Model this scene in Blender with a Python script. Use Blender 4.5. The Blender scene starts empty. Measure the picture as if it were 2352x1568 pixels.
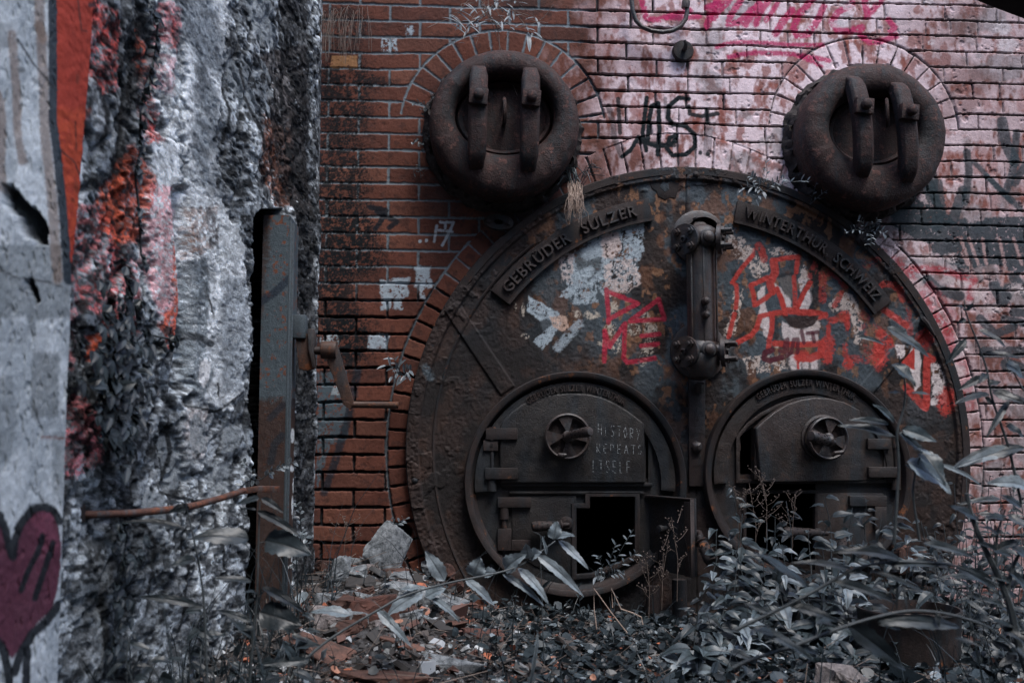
import bpy, bmesh, math, random
import numpy as np
from mathutils import Vector, Matrix
S = bpy.context.scene
COL = S.collection
# ------------------------------------------------------------------ camera
F, YAW, PITCH, D, CZ = 2287.0, math.radians(4.0), math.radians(5.15), 4.10, 0.75
cy_, sy_, cp_, sp_ = math.cos(YAW), math.sin(YAW), math.cos(PITCH), math.sin(PITCH)
FWD = np.array([sy_*cp_, cy_*cp_, sp_]); RGT = np.array([cy_, -sy_, 0.0]); UPV = np.cross(RGT, FWD)
CAM = np.array([0.0, -D, CZ])
cam = bpy.data.cameras.new('camera'); co = bpy.data.objects.new('camera', cam); COL.objects.link(co)
co.matrix_world = Matrix(((RGT[0], UPV[0], -FWD[0], CAM[0]), (RGT[1], UPV[1], -FWD[1], CAM[1]), (RGT[2], UPV[2], -FWD[2], CAM[2]), (0, 0, 0, 1)))
cam.sensor_width = 36.0; cam.lens = 36.0*F/2352.0; cam.clip_start = 0.05; cam.clip_end = 400
cam.dof.use_dof = True; cam.dof.focus_distance = 3.95; cam.dof.aperture_fstop = 3.6
S.camera = co
# ------------------------------------------------------------------ light
SUN_EL, SUN_AZ = math.radians(64), math.radians(-30)     # azimuth: from the front (-y) turned towards +x
w = bpy.data.worlds.new('World'); S.world = w; w.use_nodes = True
nt = w.node_tree; bg = nt.nodes['Background']; sk = nt.nodes.new('ShaderNodeTexSky')
sk.sky_type = 'NISHITA'; sk.sun_disc = False; sk.sun_elevation = SUN_EL
sdir = Vector((math.sin(-SUN_AZ)*math.cos(SUN_EL), -math.cos(SUN_AZ)*math.cos(SUN_EL), math.sin(SUN_EL)))
sk.sun_rotation = math.atan2(sdir.x, sdir.y)
sk.air_density = 1.0; sk.dust_density = 2.0; sk.ozone_density = 2.0
nt.links.new(sk.outputs[0], bg.inputs[0]); bg.inputs[1].default_value = 0.13
sl = bpy.data.lights.new('sun', 'SUN'); sl.energy = 1.1; sl.angle = math.radians(22); sl.color = (1.0, 0.975, 0.96)
so = bpy.data.objects.new('sun', sl); COL.objects.link(so)
so.rotation_euler = sdir.to_track_quat('Z', 'Y').to_euler(); so.location = (3, -6, 8)
S.view_settings.view_transform = 'Standard'; S.view_settings.look = 'None'
S.view_settings.exposure = 1.45; S.view_settings.gamma = 1.0
S.cycles.max_bounces = 6; S.cycles.use_denoising = True
# ------------------------------------------------------------------ pixel <-> world (u, v in a 2352 px wide picture)
def P(u, v, y=0.0):
    d = FWD + RGT*((u-1176.0)/F) + UPV*((784.0-v)/F)
    t = (y-CAM[1])/d[1]
    return Vector((CAM + d*t).tolist())
def PJ(X, Y, Z):
    dx, dy, dz = X-CAM[0], Y-CAM[1], Z-CAM[2]
    f = dx*FWD[0]+dy*FWD[1]+dz*FWD[2]; r = dx*RGT[0]+dy*RGT[1]; q = dx*UPV[0]+dy*UPV[1]+dz*UPV[2]
    return 1176.0+F*r/f, 784.0-F*q/f
CR = dict(A1=(0,0,1.1477), A2=(1200,0,1.568), A3=(2500,0,1.4254), A4=(0,1300,1.096), A5=(1500,800,1.68), A6=(2600,900,1.568), A7=(1200,1700,1.47), A8=(2600,1700,1.5207),
          B1=(1800,1450,1.651), B2=(2750,1450,1.845), B3=(2600,820,2.01), B4=(950,800,1.651), B5=(1650,150,2.24), B6=(3050,150,2.091), B7=(2850,950,2.0905), B8=(2300,0,1.3096),
          C1=(0,0,1.568), C2=(600,0,1.568), C3=(0,1000,1.568), C4=(600,900,1.568), C5=(3300,700,1.568), C6=(1800,2000,1.96), C7=(3000,2000,2.145), C8=(0,1900,1.809), V=(0,0,1/1.7415))
def cv(c, pts):
    a = CR[c]; return [((x/a[2]+a[0])/1.7415, (y/a[2]+a[1])/1.7415) for x, y in pts]
def cs(c, s): return s/CR[c][2]/1.7415
# ------------------------------------------------------------------ numpy noise
def _h(xi, yi, s):
    h = (xi*374761393 + yi*668265263 + s*1274126177) & 0xffffffff
    h = ((h ^ (h >> 13))*1274126177) & 0xffffffff
    return ((h ^ (h >> 16)) & 0xffffff)/16777215.0
def vn(x, y, s=0):
    xf, yf = np.floor(x), np.floor(y); xi, yi = xf.astype(np.int64), yf.astype(np.int64)
    fx, fy = x-xf, y-yf; fx = fx*fx*(3-2*fx); fy = fy*fy*(3-2*fy)
    a, b, c, d = _h(xi, yi, s), _h(xi+1, yi, s), _h(xi, yi+1, s), _h(xi+1, yi+1, s)
    return (a*(1-fx)+b*fx)*(1-fy)+(c*(1-fx)+d*fx)*fy
def fbm(x, y, o=4, s=0):
    t = 0; a = 0.5; n = 0
    for i in range(o):
        t = t+a*vn(x, y, s+i*17); n += a; a *= 0.5; x = x*2.03+11.3; y = y*2.03+5.7
    return t/n
def voro(x, y, s=0, jit=0.9):
    xi, yi = np.floor(x).astype(np.int64), np.floor(y).astype(np.int64)
    f1 = np.full(x.shape, 9.0); f2 = f1.copy(); idd = np.zeros(x.shape)
    for i in (-1, 0, 1):
        for j in (-1, 0, 1):
            px = xi+i+.5+(_h(xi+i, yi+j, s)-.5)*jit; py = yi+j+.5+(_h(xi+i, yi+j, s+7)-.5)*jit
            dd = np.hypot(px-x, py-y); n = dd < f1
            f2 = np.where(n, f1, np.minimum(f2, dd)); idd = np.where(n, _h(xi+i, yi+j, s+3), idd); f1 = np.where(n, dd, f1)
    return f1, f2, idd
def sst(a, b, x):
    t = np.clip((x-a)/(b-a), 0, 1); return t*t*(3-2*t)
def mix(a, b, t):
    return a*(1-t[..., None]) + np.asarray(b)*t[..., None]
# ------------------------------------------------------------------ objects
def tag(o, label=None, cat=None, group=None, kind=None):
    if label: o['label'] = label
    if cat: o['category'] = cat
    if group: o['group'] = group
    if kind: o['kind'] = kind
    return o
def thing(name, loc, label, cat, group=None):
    o = bpy.data.objects.new(name, None); COL.objects.link(o); o.location = loc; o.empty_display_size = .05
    o['org'] = list(loc)
    return tag(o, label, cat, group)
def link(name, me, mat, parent=None, origin=None):
    """me holds world coordinates; the origin goes to the parent's origin or to the base of the mesh"""
    n = len(me.vertices); c = np.empty(n*3, np.float32); me.vertices.foreach_get('co', c); c = c.reshape(-1, 3)
    if parent is not None: org = list(parent['org'])
    elif origin is not None: org = list(origin)
    else: org = [float((c[:, 0].min()+c[:, 0].max())/2), float((c[:, 1].min()+c[:, 1].max())/2), float(c[:, 2].min())]
    c -= np.array(org, np.float32); me.vertices.foreach_set('co', c.ravel()); me.update()
    o = bpy.data.objects.new(name, me); COL.objects.link(o)
    if mat: me.materials.append(mat)
    if parent is None: o.location = org
    else: o.parent = parent
    o['org'] = org
    return o
class MB:
    def __init__(s): s.v = []; s.f = []; s.a = None
    def add(s, vs, fs):
        k = len(s.v); s.v += [Vector(p) for p in vs]; s.f += [tuple(i+k for i in f) for f in fs]; return s
    def box(s, c, sz, R=None):
        R = R or Matrix.Identity(3); c = Vector(c)
        vs = [c+R @ Vector((sz[0]/2*i, sz[1]/2*j, sz[2]/2*k)) for i in (-1, 1) for j in (-1, 1) for k in (-1, 1)]
        return s.add(vs, [(0,1,3,2),(4,6,7,5),(0,4,5,1),(2,3,7,6),(0,2,6,4),(1,5,7,3)])
    def rect(s, u0, v0, u1, v1, y, dep):      # a block whose front face fills the pixel rectangle at depth y
        return s.prism([P(u0, v0, y), P(u1, v0, y), P(u1, v1, y), P(u0, v1, y)], (0, dep, 0))
    def prism(s, pts, d):
        n = len(pts); pts = [Vector(p) for p in pts]; d = Vector(d)
        return s.add(pts+[p+d for p in pts], [tuple(range(n)), tuple(range(2*n-1, n-1, -1))]+[(i, i+n, (i+1) % n+n, (i+1) % n) for i in range(n)])
    def tube(s, pts, r, n=10, caps=True):
        pts = [Vector(p) for p in pts]; m = len(pts); rs = r if isinstance(r, (list, tuple)) else [r]*m
        vs = []; up = None
        for i, p in enumerate(pts):
            t = (pts[min(i+1, m-1)]-pts[max(i-1, 0)]).normalized()
            if up is None: up = t.orthogonal().normalized()
            a = (up-t*up.dot(t)).normalized(); b = t.cross(a); up = a
            vs += [p+(a*math.cos(2*math.pi*k/n)+b*math.sin(2*math.pi*k/n))*rs[i] for k in range(n)]
        fs = [(i*n+k, i*n+(k+1) % n, (i+1)*n+(k+1) % n, (i+1)*n+k) for i in range(m-1) for k in range(n)]
        if caps: fs += [tuple(range(n-1, -1, -1)), tuple((m-1)*n+k for k in range(n))]
        return s.add(vs, fs)
    def lathe(s, c, ax, prof, n=40, sx=1.0, sz=1.0, closed=False):   # prof: (radius, height along ax)
        c = Vector(c); ax = Vector(ax).normalized(); a = ax.cross(Vector((0, 0, 1)))
        if a.length < .1: a = Vector((1, 0, 0))
        a.normalize(); b = a.cross(ax)
        vs = []; m = len(prof)
        for r, h in prof:
            vs += [c+ax*h+(a*math.cos(2*math.pi*k/n)*sx+b*math.sin(2*math.pi*k/n)*sz)*r for k in range(n)]
        mm = m if closed else m-1
        return s.add(vs, [(i*n+k, i*n+(k+1) % n, ((i+1) % m)*n+(k+1) % n, ((i+1) % m)*n+k) for i in range(mm) for k in range(n)])
    def ball(s, c, r, n=12, sc=(1, 1, 1)):
        c = Vector(c); vs = []; m = n//2
        for i in range(m+1):
            t = math.pi*i/m
            vs += [c+Vector((math.sin(t)*math.cos(2*math.pi*k/n)*sc[0], math.sin(t)*math.sin(2*math.pi*k/n)*sc[1], math.cos(t)*sc[2]))*r for k in range(n)]
        return s.add(vs, [(i*n+k, (i+1)*n+k, (i+1)*n+(k+1) % n, i*n+(k+1) % n) for i in range(m) for k in range(n)])
    def build(s, name, mat, parent=None, bevel=0.0, smooth=True, seg=2, wob=0.0, origin=None):
        me = bpy.data.meshes.new(name); bm = bmesh.new()
        vv = [bm.verts.new(p) for p in s.v]
        for f in s.f:
            try: bm.faces.new([vv[i] for i in f])
            except ValueError: pass
        bmesh.ops.remove_doubles(bm, verts=bm.verts, dist=1e-5)
        bmesh.ops.recalc_face_normals(bm, faces=bm.faces)
        if bevel:
            es = [e for e in bm.edges if len(e.link_faces) == 2 and e.calc_face_angle(0) > .6]
            bmesh.ops.bevel(bm, geom=es, offset=bevel, segments=seg, affect='EDGES', profile=.6, clamp_overlap=True)
        if wob:
            rr = random.Random(len(s.v))
            for v in bm.verts: v.co += Vector((rr.uniform(-1, 1), rr.uniform(-1, 1), rr.uniform(-1, 1)))*wob
        for f in bm.faces: f.smooth = smooth
        bm.to_mesh(me); bm.free()
        if smooth: me.set_sharp_from_angle(angle=.7)
        return link(name, me, mat, parent, origin)
def grid(name, PX, mask, col, mat, parent=None, origin=None):
    """PX (n,m,3) world points, mask (n-1,m-1) faces kept, col (n,m,4)"""
    n, m = PX.shape[:2]; idx = np.arange(n*m).reshape(n, m)
    q = np.stack([idx[:-1, :-1], idx[:-1, 1:], idx[1:, 1:], idx[1:, :-1]], -1)[mask]
    used = np.zeros(n*m, bool); used[q.ravel()] = True; re = np.cumsum(used)-1; q = re[q]
    co_ = PX.reshape(-1, 3)[used]
    me = bpy.data.meshes.new(name); me.vertices.add(len(co_)); me.vertices.foreach_set('co', co_.astype(np.float32).ravel())
    me.loops.add(q.size); me.loops.foreach_set('vertex_index', q.astype(np.int32).ravel())
    me.polygons.add(len(q)); me.polygons.foreach_set('loop_start', np.arange(0, q.size, 4, dtype=np.int32))
    me.update(calc_edges=True)
    me.polygons.foreach_set('use_smooth', np.ones(len(q), bool))
    at = me.color_attributes.new('Col', 'FLOAT_COLOR', 'POINT'); at.data.foreach_set('color', col.reshape(-1, 4)[used].astype(np.float32).ravel())
    return link(name, me, mat, parent, origin)
class Paint:
    def __init__(s, U, V, col, X=None, Z=None):
        s.U, s.V, s.c = U.ravel(), V.ravel(), col.reshape(-1, 4)
        s.n1 = fbm(s.U/7, s.V/7, 3, 91); s.n2 = fbm(s.U/2.6, s.V/2.6, 2, 55)
    def _ap(s, i, d, w, color, a, soft, wear, rough):
        t = np.clip((w-d+(s.n2[i]-.5)*soft*1.2)/soft+.5, 0, 1)*a
        if wear > 0: t = t*sst(wear-.07, wear+.07, s.n1[i]*.6+s.n2[i]*.4)
        s.c[i, :3] = s.c[i, :3]*(1-t[:, None])+np.array(color)*t[:, None]
        if rough is not None: s.c[i, 3] = s.c[i, 3]*(1-t)+rough*t
    def stroke(s, pts, w, color, a=1.0, soft=2.0, wear=0.0, rough=.5):
        us = [p[0] for p in pts]; vs = [p[1] for p in pts]; m = w+soft*2
        i = np.nonzero((s.U > min(us)-m) & (s.U < max(us)+m) & (s.V > min(vs)-m) & (s.V < max(vs)+m))[0]
        if not len(i): return
        x, y = s.U[i], s.V[i]; d = np.full(len(i), 1e9)
        for (ax, ay), (bx, by) in zip(pts[:-1], pts[1:]):
            L = (bx-ax)**2+(by-ay)**2+1e-9; t = np.clip(((x-ax)*(bx-ax)+(y-ay)*(by-ay))/L, 0, 1)
            d = np.minimum(d, np.hypot(x-ax-t*(bx-ax), y-ay-t*(by-ay)))
        s._ap(i, d, w, color, a, soft, wear, rough)
    def poly(s, pts, color, a=1.0, soft=3.0, wear=0.0, warp=4.0, rough=.6):
        us = [p[0] for p in pts]; vs = [p[1] for p in pts]; m = soft*2+warp
        i = np.nonzero((s.U > min(us)-m) & (s.U < max(us)+m) & (s.V > min(vs)-m) & (s.V < max(vs)+m))[0]
        if not len(i): return
        x = s.U[i]+(fbm(s.U[i]/14, s.V[i]/14, 3, 5)-.5)*warp*2; y = s.V[i]+(fbm(s.U[i]/14, s.V[i]/14, 3, 6)-.5)*warp*2
        ins = np.zeros(len(i), bool); d = np.full(len(i), 1e9)
        for (ax, ay), (bx, by) in zip(pts, pts[1:]+pts[:1]):
            c = ((ay > y) != (by > y)) & (x < (bx-ax)*(y-ay)/((by-ay) or 1e-9)+ax); ins ^= c
            L = (bx-ax)**2+(by-ay)**2+1e-9; t = np.clip(((x-ax)*(bx-ax)+(y-ay)*(by-ay))/L, 0, 1)
            d = np.minimum(d, np.hypot(x-ax-t*(bx-ax), y-ay-t*(by-ay)))
        s._ap(i, np.where(ins, -d, d), 0, color, a, soft, wear, rough)
    def blob(s, cx, cy, rx, ry, color, a=1.0, soft=.35, wear=0.0, rough=.7):
        i = np.nonzero((abs(s.U-cx) < rx*1.6) & (abs(s.V-cy) < ry*1.6))[0]
        if not len(i): return
        r = np.hypot((s.U[i]-cx)/rx, (s.V[i]-cy)/ry)+(s.n1[i]-.5)*.7
        s._ap(i, r*10, 10, color, a, soft*10, wear, rough)
# ------------------------------------------------------------------ materials
def newmat(name):
    m = bpy.data.materials.new(name); m.use_nodes = True; t = m.node_tree
    return m, t, t.nodes['Principled BSDF']
def nd(t, typ, **k):
    n = t.nodes.new(typ)
    for a, b in k.items():
        if a.startswith('i_'): n.inputs[a[2:].replace('_', ' ')].default_value = b
        else: setattr(n, a, b)
    return n
def noise_n(t, scale, detail=6, rough=.6, vec=None, sc=None):
    n = nd(t, 'ShaderNodeTexNoise', i_Scale=scale, i_Detail=detail, i_Roughness=rough)
    tc = nd(t, 'ShaderNodeTexCoord')
    if sc:
        mp = nd(t, 'ShaderNodeMapping'); mp.inputs['Scale'].default_value = sc
        t.links.new(tc.outputs['Object'], mp.inputs['Vector']); t.links.new(mp.outputs[0], n.inputs['Vector'])
    else: t.links.new(tc.outputs['Object'], n.inputs['Vector'])
    return n
def ramp(t, src, stops):
    r = nd(t, 'ShaderNodeValToRGB'); e = r.color_ramp.elements
    while len(e) < len(stops): e.new(.5)
    for el, (p, c) in zip(e, stops): el.position = p; el.color = (*c, 1) if len(c) == 3 else (c[0], c[0], c[0], 1)
    t.links.new(src, r.inputs[0]); return r
def mixc(t, fac, a, b, typ='MIX'):
    n = nd(t, 'ShaderNodeMix', data_type='RGBA', blend_type=typ)
    for s, k in ((fac, 0), (a, 6), (b, 7)):
        if hasattr(s, 'is_output'): t.links.new(s, n.inputs[k])
        else: n.inputs[k].default_value = s if k == 0 else (*s, 1)
    return n.outputs[2]
def bump(t, b, src, strength, dist, prev=None):
    n = nd(t, 'ShaderNodeBump', i_Strength=strength, i_Distance=dist); t.links.new(src, n.inputs['Height'])
    if prev is not None: t.links.new(prev, n.inputs['Normal'])
    t.links.new(n.outputs[0], b.inputs['Normal']); return n.outputs[0]
def mat_vcol(name, grain=.35, gscale=260, bs=.5, bd=.003, spec=.3, coat=0):
    m, t, b = newmat(name)
    at = nd(t, 'ShaderNodeAttribute', attribute_name='Col')
    n = noise_n(t, gscale, 4, .7); r = ramp(t, n.outputs[0], [(.25, (1-grain,)), (.75, (1+grain,))])
    n2 = noise_n(t, 38, 6, .7); r2 = ramp(t, n2.outputs[0], [(.3, (1-grain*.6,)), (.7, (1+grain*.5,))])
    c = mixc(t, 1.0, at.outputs['Color'], r.outputs[0], 'MULTIPLY'); c = mixc(t, 1.0, c, r2.outputs[0], 'MULTIPLY')
    t.links.new(c, b.inputs['Base Color']); t.links.new(at.outputs['Alpha'], b.inputs['Roughness'])
    b.inputs['Specular IOR Level'].default_value = spec
    p = bump(t, b, n2.outputs[0], bs, bd*2.5); bump(t, b, n.outputs[0], bs, bd, p)
    return m
def mat_rust(name, base, warm, cool, fleck=(.2, .075, .03), fl=.64, scale=7, rough=.6, bs=.6, spec=.3, pits=True):
    m, t, b = newmat(name)
    n1 = noise_n(t, scale, 7, .65); n2 = noise_n(t, scale*2.6, 8, .7); n3 = noise_n(t, scale*1.1, 6, .6, sc=(1.6, 1.6, .35)); n4 = noise_n(t, 170, 5, .7)
    c = ramp(t, n1.outputs[0], [(.33, base), (.52, warm), (.7, base)]).outputs[0]
    k = ramp(t, n3.outputs[0], [(.5, (0,)), (.62, (.85,))]).outputs[0]; c = mixc(t, k, c, cool)
    k = ramp(t, n2.outputs[0], [(fl-.05, (0,)), (fl+.04, (1,))]).outputs[0]; c = mixc(t, k, c, fleck)
    g = ramp(t, n4.outputs[0], [(.3, (.6,)), (.7, (1.35,))]).outputs[0]; c = mixc(t, 1.0, c, g, 'MULTIPLY')
    t.links.new(c, b.inputs['Base Color'])
    rr = ramp(t, n2.outputs[0], [(.35, (rough-.13,)), (.65, (rough+.25,))]); t.links.new(rr.outputs[0], b.inputs['Roughness'])
    b.inputs['Specular IOR Level'].default_value = spec
    p = bump(t, b, n2.outputs[0], bs*.8, .004)
    p = bump(t, b, n4.outputs[0], bs, .0022, p)
    return m
def mat_plain(name, a, c2, scale=30, rough=.6, bs=.4, bd=.004, spec=.3):
    m, t, b = newmat(name); n = noise_n(t, scale, 7, .7); r = ramp(t, n.outputs[0], [(.35, a), (.66, c2)])
    t.links.new(r.outputs[0], b.inputs['Base Color']); b.inputs['Roughness'].default_value = rough
    b.inputs['Specular IOR Level'].default_value = spec; bump(t, b, n.outputs[0], bs, bd); return m
def mat_leaf(name, c0, c1, rough=.42, tr=.25, spec=.5):
    m, t, b = newmat(name); g = nd(t, 'ShaderNodeNewGeometry'); r = ramp(t, g.outputs['Random Per Island'], [(0, c0), (1, c1)])
    at = nd(t, 'ShaderNodeAttribute', attribute_name='vein')
    n = noise_n(t, 60, 5, .7); q = ramp(t, n.outputs[0], [(.35, (.7,)), (.7, (1.2,))])
    c = mixc(t, 1.0, r.outputs[0], q.outputs[0], 'MULTIPLY')
    vb = ramp(t, at.outputs['Fac'], [(0, (1.0,)), (1, (.45,))]).outputs[0]; c = mixc(t, 1.0, c, vb, 'MULTIPLY')
    t.links.new(c, b.inputs['Base Color']); b.inputs['Roughness'].default_value = rough; b.inputs['Specular IOR Level'].default_value = spec
    bump(t, b, at.outputs['Fac'], .5, -.0015)
    tl = nd(t, 'ShaderNodeBsdfTranslucent'); t.links.new(c, tl.inputs[0]); mx = nd(t, 'ShaderNodeMixShader'); mx.inputs[0].default_value = tr
    out = t.nodes['Material Output']; t.links.new(b.outputs[0], mx.inputs[1]); t.links.new(tl.outputs[0], mx.inputs[2]); t.links.new(mx.outputs[0], out.inputs[0])
    return m
M_brick = mat_vcol('brick', .22, 300, .45, .002, .10)
M_rock = mat_vcol('rubble masonry', .5, 240, 1.0, .005, .12)
M_plaster = mat_vcol('painted plaster', .28, 330, .6, .002, .15)
M_plate = mat_vcol('painted rusty plate', .35, 240, .6, .0025, .22)
M_door = mat_rust('black iron', (.010, .011, .0125), (.019, .016, .015), (.014, .019, .024), fleck=(.03, .02, .016), fl=.66, rough=.45, spec=.5, bs=.9)
M_doorb = mat_rust('browned iron', (.020, .0175, .017), (.036, .026, .023), (.022, .030, .037), fleck=(.07, .038, .026), fl=.63, rough=.45, spec=.5, bs=.9)
M_iron = mat_rust('rusty iron', (.0155, .0135, .0135), (.031, .022, .0205), (.015, .019, .023), fl=.66)
M_head = mat_rust('rusty drum iron', (.017, .012, .012), (.042, .022, .020), (.018, .021, .025), fleck=(.12, .06, .052), fl=.60, scale=13, bs=1.7)
M_fitting = mat_rust('fitting iron', (.022, .019, .019), (.042, .029, .026), (.028, .033, .038), fleck=(.08, .042, .026), fl=.66, scale=14, rough=.42, spec=.6)
M_beam = mat_rust('blue grey painted steel', (.06, .08, .094), (.07, .09, .105), (.055, .07, .082), fleck=(.1, .035, .018), fl=.66, scale=9, rough=.55, bs=.3)
M_beamr = mat_rust('rusted beam steel', (.05, .03, .024), (.075, .04, .028), (.035, .035, .038), fleck=(.16, .055, .022), fl=.6, scale=9)
M_bar = mat_rust('orange rust bar', (.05, .032, .028), (.10, .045, .032), (.07, .07, .075), fleck=(.16, .06, .035), fl=.58, scale=14, rough=.7)
M_dark = mat_plain('soot_and_shade_black', (.006, .006, .007), (.015, .014, .014), rough=.9)  # black of soot and of the discs standing for shaded holes
M_leaf = mat_leaf('leaf', (.024, .036, .042), (.10, .135, .152))
M_leafd = mat_leaf('dark leaf', (.012, .018, .022), (.045, .062, .072))
M_leafp = mat_leaf('pale leaf', (.16, .20, .225), (.26, .31, .345), tr=.15)
M_stem = mat_plain('stem', (.035, .045, .05), (.08, .09, .095))
M_dry = mat_plain('dry straw', (.28, .2, .16), (.5, .4, .34), rough=.8)
M_drydark = mat_plain('dry twig', (.09, .07, .06), (.2, .16, .14), rough=.8)
M_fallen = mat_leaf('fallen leaf', (.30, .09, .05), (.5, .26, .18), rough=.7)
# ------------------------------------------------------------------ key geometry
bl, br, bt = P(935, 1035), P(2215, 1035), P(1580, 392)
BR = (br.x-bl.x)/2; BC = Vector(((br.x+bl.x)/2, 0, bt.z-BR))
DOMES = []                                     # (centre on the wall, front depth, outer radius)
for (u, v, e0, e1) in ((1158, 288, 987, 1330), (1999, 314, 1838, 2166)):
    yf = -.13; c = P(u, v, yf); DOMES.append((Vector((c.x, 0, c.z)), (P(e1, v, yf).x-P(e0, v, yf).x)/2))
ARCH = []
for (u, v, e0, e1) in ((1156, 300, 920, 1392), (1986, 306, 1768, 2203)):
    c = P(u, v); ARCH.append((c.x, c.z, (P(e1, v).x-P(e0, v).x)/2))
# ------------------------------------------------------------------ brick wall
HB, LB = .070, .2525
z0 = P(850, 47.6).z; x0 = P(826, 144).x
xs = np.concatenate([np.arange(-.66, 2.66, .0031), np.arange(2.66, 4.2, .012)])
zs = np.concatenate([np.arange(-.22, 2.72, .0031), np.arange(2.72, 3.5, .012)])
X, Z = np.meshgrid(xs, zs); U, V = PJ(X, 0*X, Z)
row0 = (z0-Z)/HB
rowi = np.floor(row0+.0)
Zw = Z+(fbm(X*3+rowi*0, Z*3, 2, 3)-.5)*.012+(fbm(X*14, Z*14, 2, 4)-.5)*.004
row = np.floor((z0-Zw)/HB); fz = ((z0-Zw)/HB-row)*HB; fz = np.minimum(fz, HB-fz)
irr = sst(1350, 1700, U)
rowh = _h(row.astype(np.int64), row.astype(np.int64)*3, 5)
Xw = X-x0+np.where(row % 2 == 0, 0, LB/2)+irr*(rowh-.5)*.12+irr*(vn(X*2.2, row*7.3, 8)-.5)*.16
ci = np.floor(Xw/LB); fx = Xw-ci*LB; fx = np.minimum(fx, LB-fx)
half = (_h(ci.astype(np.int64), row.astype(np.int64), 23) > .8) & (irr > .5)     # some stretchers are two headers
fx = np.where(half, np.minimum(fx, abs(Xw-(ci+.5)*LB)), fx)
ci = ci*2+np.where(half & (Xw-(ci)*LB > LB/2), 1, 0)
d = np.minimum(fx, fz)
bid = _h(ci.astype(np.int64), row.astype(np.int64), 31); bid2 = _h(ci.astype(np.int64), row.astype(np.int64), 77)
inarch = np.zeros(X.shape, bool); archd = np.full(X.shape, 9.0)
def ring(cx, cz, ri, ro, spacing, lo, hi, seed):
    global d, bid, bid2, inarch, archd
    r = np.hypot(X-cx, Z-cz); a = np.degrees(np.arctan2(Z-cz, X-cx)) % 360
    a = np.where(a > 270, a-360, a)
    ro_ = ro(a) if callable(ro) else ro
    inn = (r < ro_) & (r > ri) & (a > lo) & (a < hi)
    n = np.round(math.pi*2*ri/spacing); k = a/360*n+(_h(np.floor(a/360*n).astype(np.int64), 0*X.astype(np.int64), seed)-.5)*.0
    kf = k-np.floor(k); fa = np.minimum(kf, 1-kf)/n*2*math.pi*r
    near = (a > lo) & (a < hi) & ~inn
    if seed == 5: near &= Z < cz+.86
    d = np.where(near, np.minimum(d, abs(r-ro_)), d)
    d = np.where(inn, np.minimum(fa, np.where((Z > cz+.86) & (seed == 5), 9, ro_-r)), d)
    ki = np.floor(k).astype(np.int64)
    bid = np.where(inn, _h(ki, ki*5+seed, 3), bid); bid2 = np.where(inn, _h(ki, ki*7+seed, 9), bid2)
    archd = np.where(near | inn, np.minimum(archd, abs(r-ro_)), archd); inarch |= inn
    return inn
boro = lambda a: BR+.083+.08*np.exp(-((a-93)/20.0)**2)
in0 = ring(BC.x, BC.z, BR-.02, boro, .071, -60, 240, 5)
for i, (cx, cz, ro) in enumerate(ARCH):
    ring(cx, cz, ro-.115, ro, .06, 8 if i == 0 else 3, 172 if i == 0 else 176, 40+i)
edge = (fbm(X*90, Z*90, 2, 12)-.5)*.005+(fbm(X*25, Z*25, 2, 13)-.5)*.004
vj = fx < fz                                    # upright joints are mostly filled on the right
wid = .0032-.0013*irr
openj = _h(ci.astype(np.int64)*3, row.astype(np.int64)*5, 88) > .80
wid = np.where(in0 & (Z > BC.z+.75), .0016, wid)
mort = 1-sst(-.0004, .0036-.0008*irr, d-wid+edge*.9)
flush = (1-sst(1300, 1420, U+(fbm(U/60, V/60, 2, 2)-.5)*90))*(1-sst(640, 700, V+(fbm(U/60, V/60, 2, 9)-.5)*60))
flush = np.maximum(flush, .55*(1-sst(.004, .011, archd)))
flush0 = flush
flush = np.where((vj & ~inarch & ~openj) | (inarch & (Z > BC.z+.6) & ~openj), np.maximum(flush, .85*irr), flush)
chip = sst(.70, .78, fbm(X*30, Z*30, 4, 19))*(.3+.7*irr)
fs = fbm(X*160, Z*160, 3, 21)
Y = -(1-mort)*(.004+.0035*bid2)*(1-.6*flush0)+mort*(.001*flush+(.013-.004*irr)*(1-flush))+chip*.004+(fs-.5)*.0018+(fbm(X*6, Z*6, 3, 29)-.5)*.006
# -- colour of the clay, the joints and the age marks
b1 = np.array((.135, .05, .034)); b2 = np.array((.09, .037, .028)); b3 = np.array((.165, .072, .05))
c = mix(mix(np.broadcast_to(b1, X.shape+(3,)), b2, bid), b3, np.clip(bid2*1.6-.9, 0, 1))
blot = fbm(X*9, Z*9, 5, 41); c = c*(.7+.6*blot)[..., None]
c = mix(c, (.045, .025, .022), sst(.6, .7, fbm(X*40, Z*40, 4, 43))*.5)
wash = sst(1270, 1560, U+(blot-.5)*260)*(1-.45*sst(2050, 2320, U))*(1-.2*sst(420, 900, V))
wn = fbm(X*16, Z*9, 6, 51)*.55+fbm(X*60, Z*34, 4, 52)*.45
dens = wash*(.35+.5*bid)*(1+.25*sst(1600, 2000, U)*(1-sst(380, 520, V)))
c = mix(c, (.31, .15, .135), wash*.8)
c = mix(c, (.80, .66, .70), sst(.63, .42, wn-dens*.17+.035)*wash*.93)
c = mix(c, (.26, .08, .06), sst(.54, .66, fbm(X*26, Z*17, 6, 57))*wash*.75)
gm = sst(.55, .68, fbm(X*7+9, Z*9, 6, 58)); c = mix(c, (.20, .205, .215), gm*irr*.55)
c = mix(c, (.15, .055, .042), sst(.52, .7, fbm(X*3.1+4, Z*4, 4, 59))*irr*.6*sst(1900, 2250, U))
jpink = irr*.75*np.where(vj | inarch, 1, 0)
jc = mix(np.broadcast_to(np.array((.155, .185, .205)), X.shape+(3,)), (.028, .03, .033), 1-flush)
jc = mix(jc, (.40, .28, .28), jpink*flush)
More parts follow.
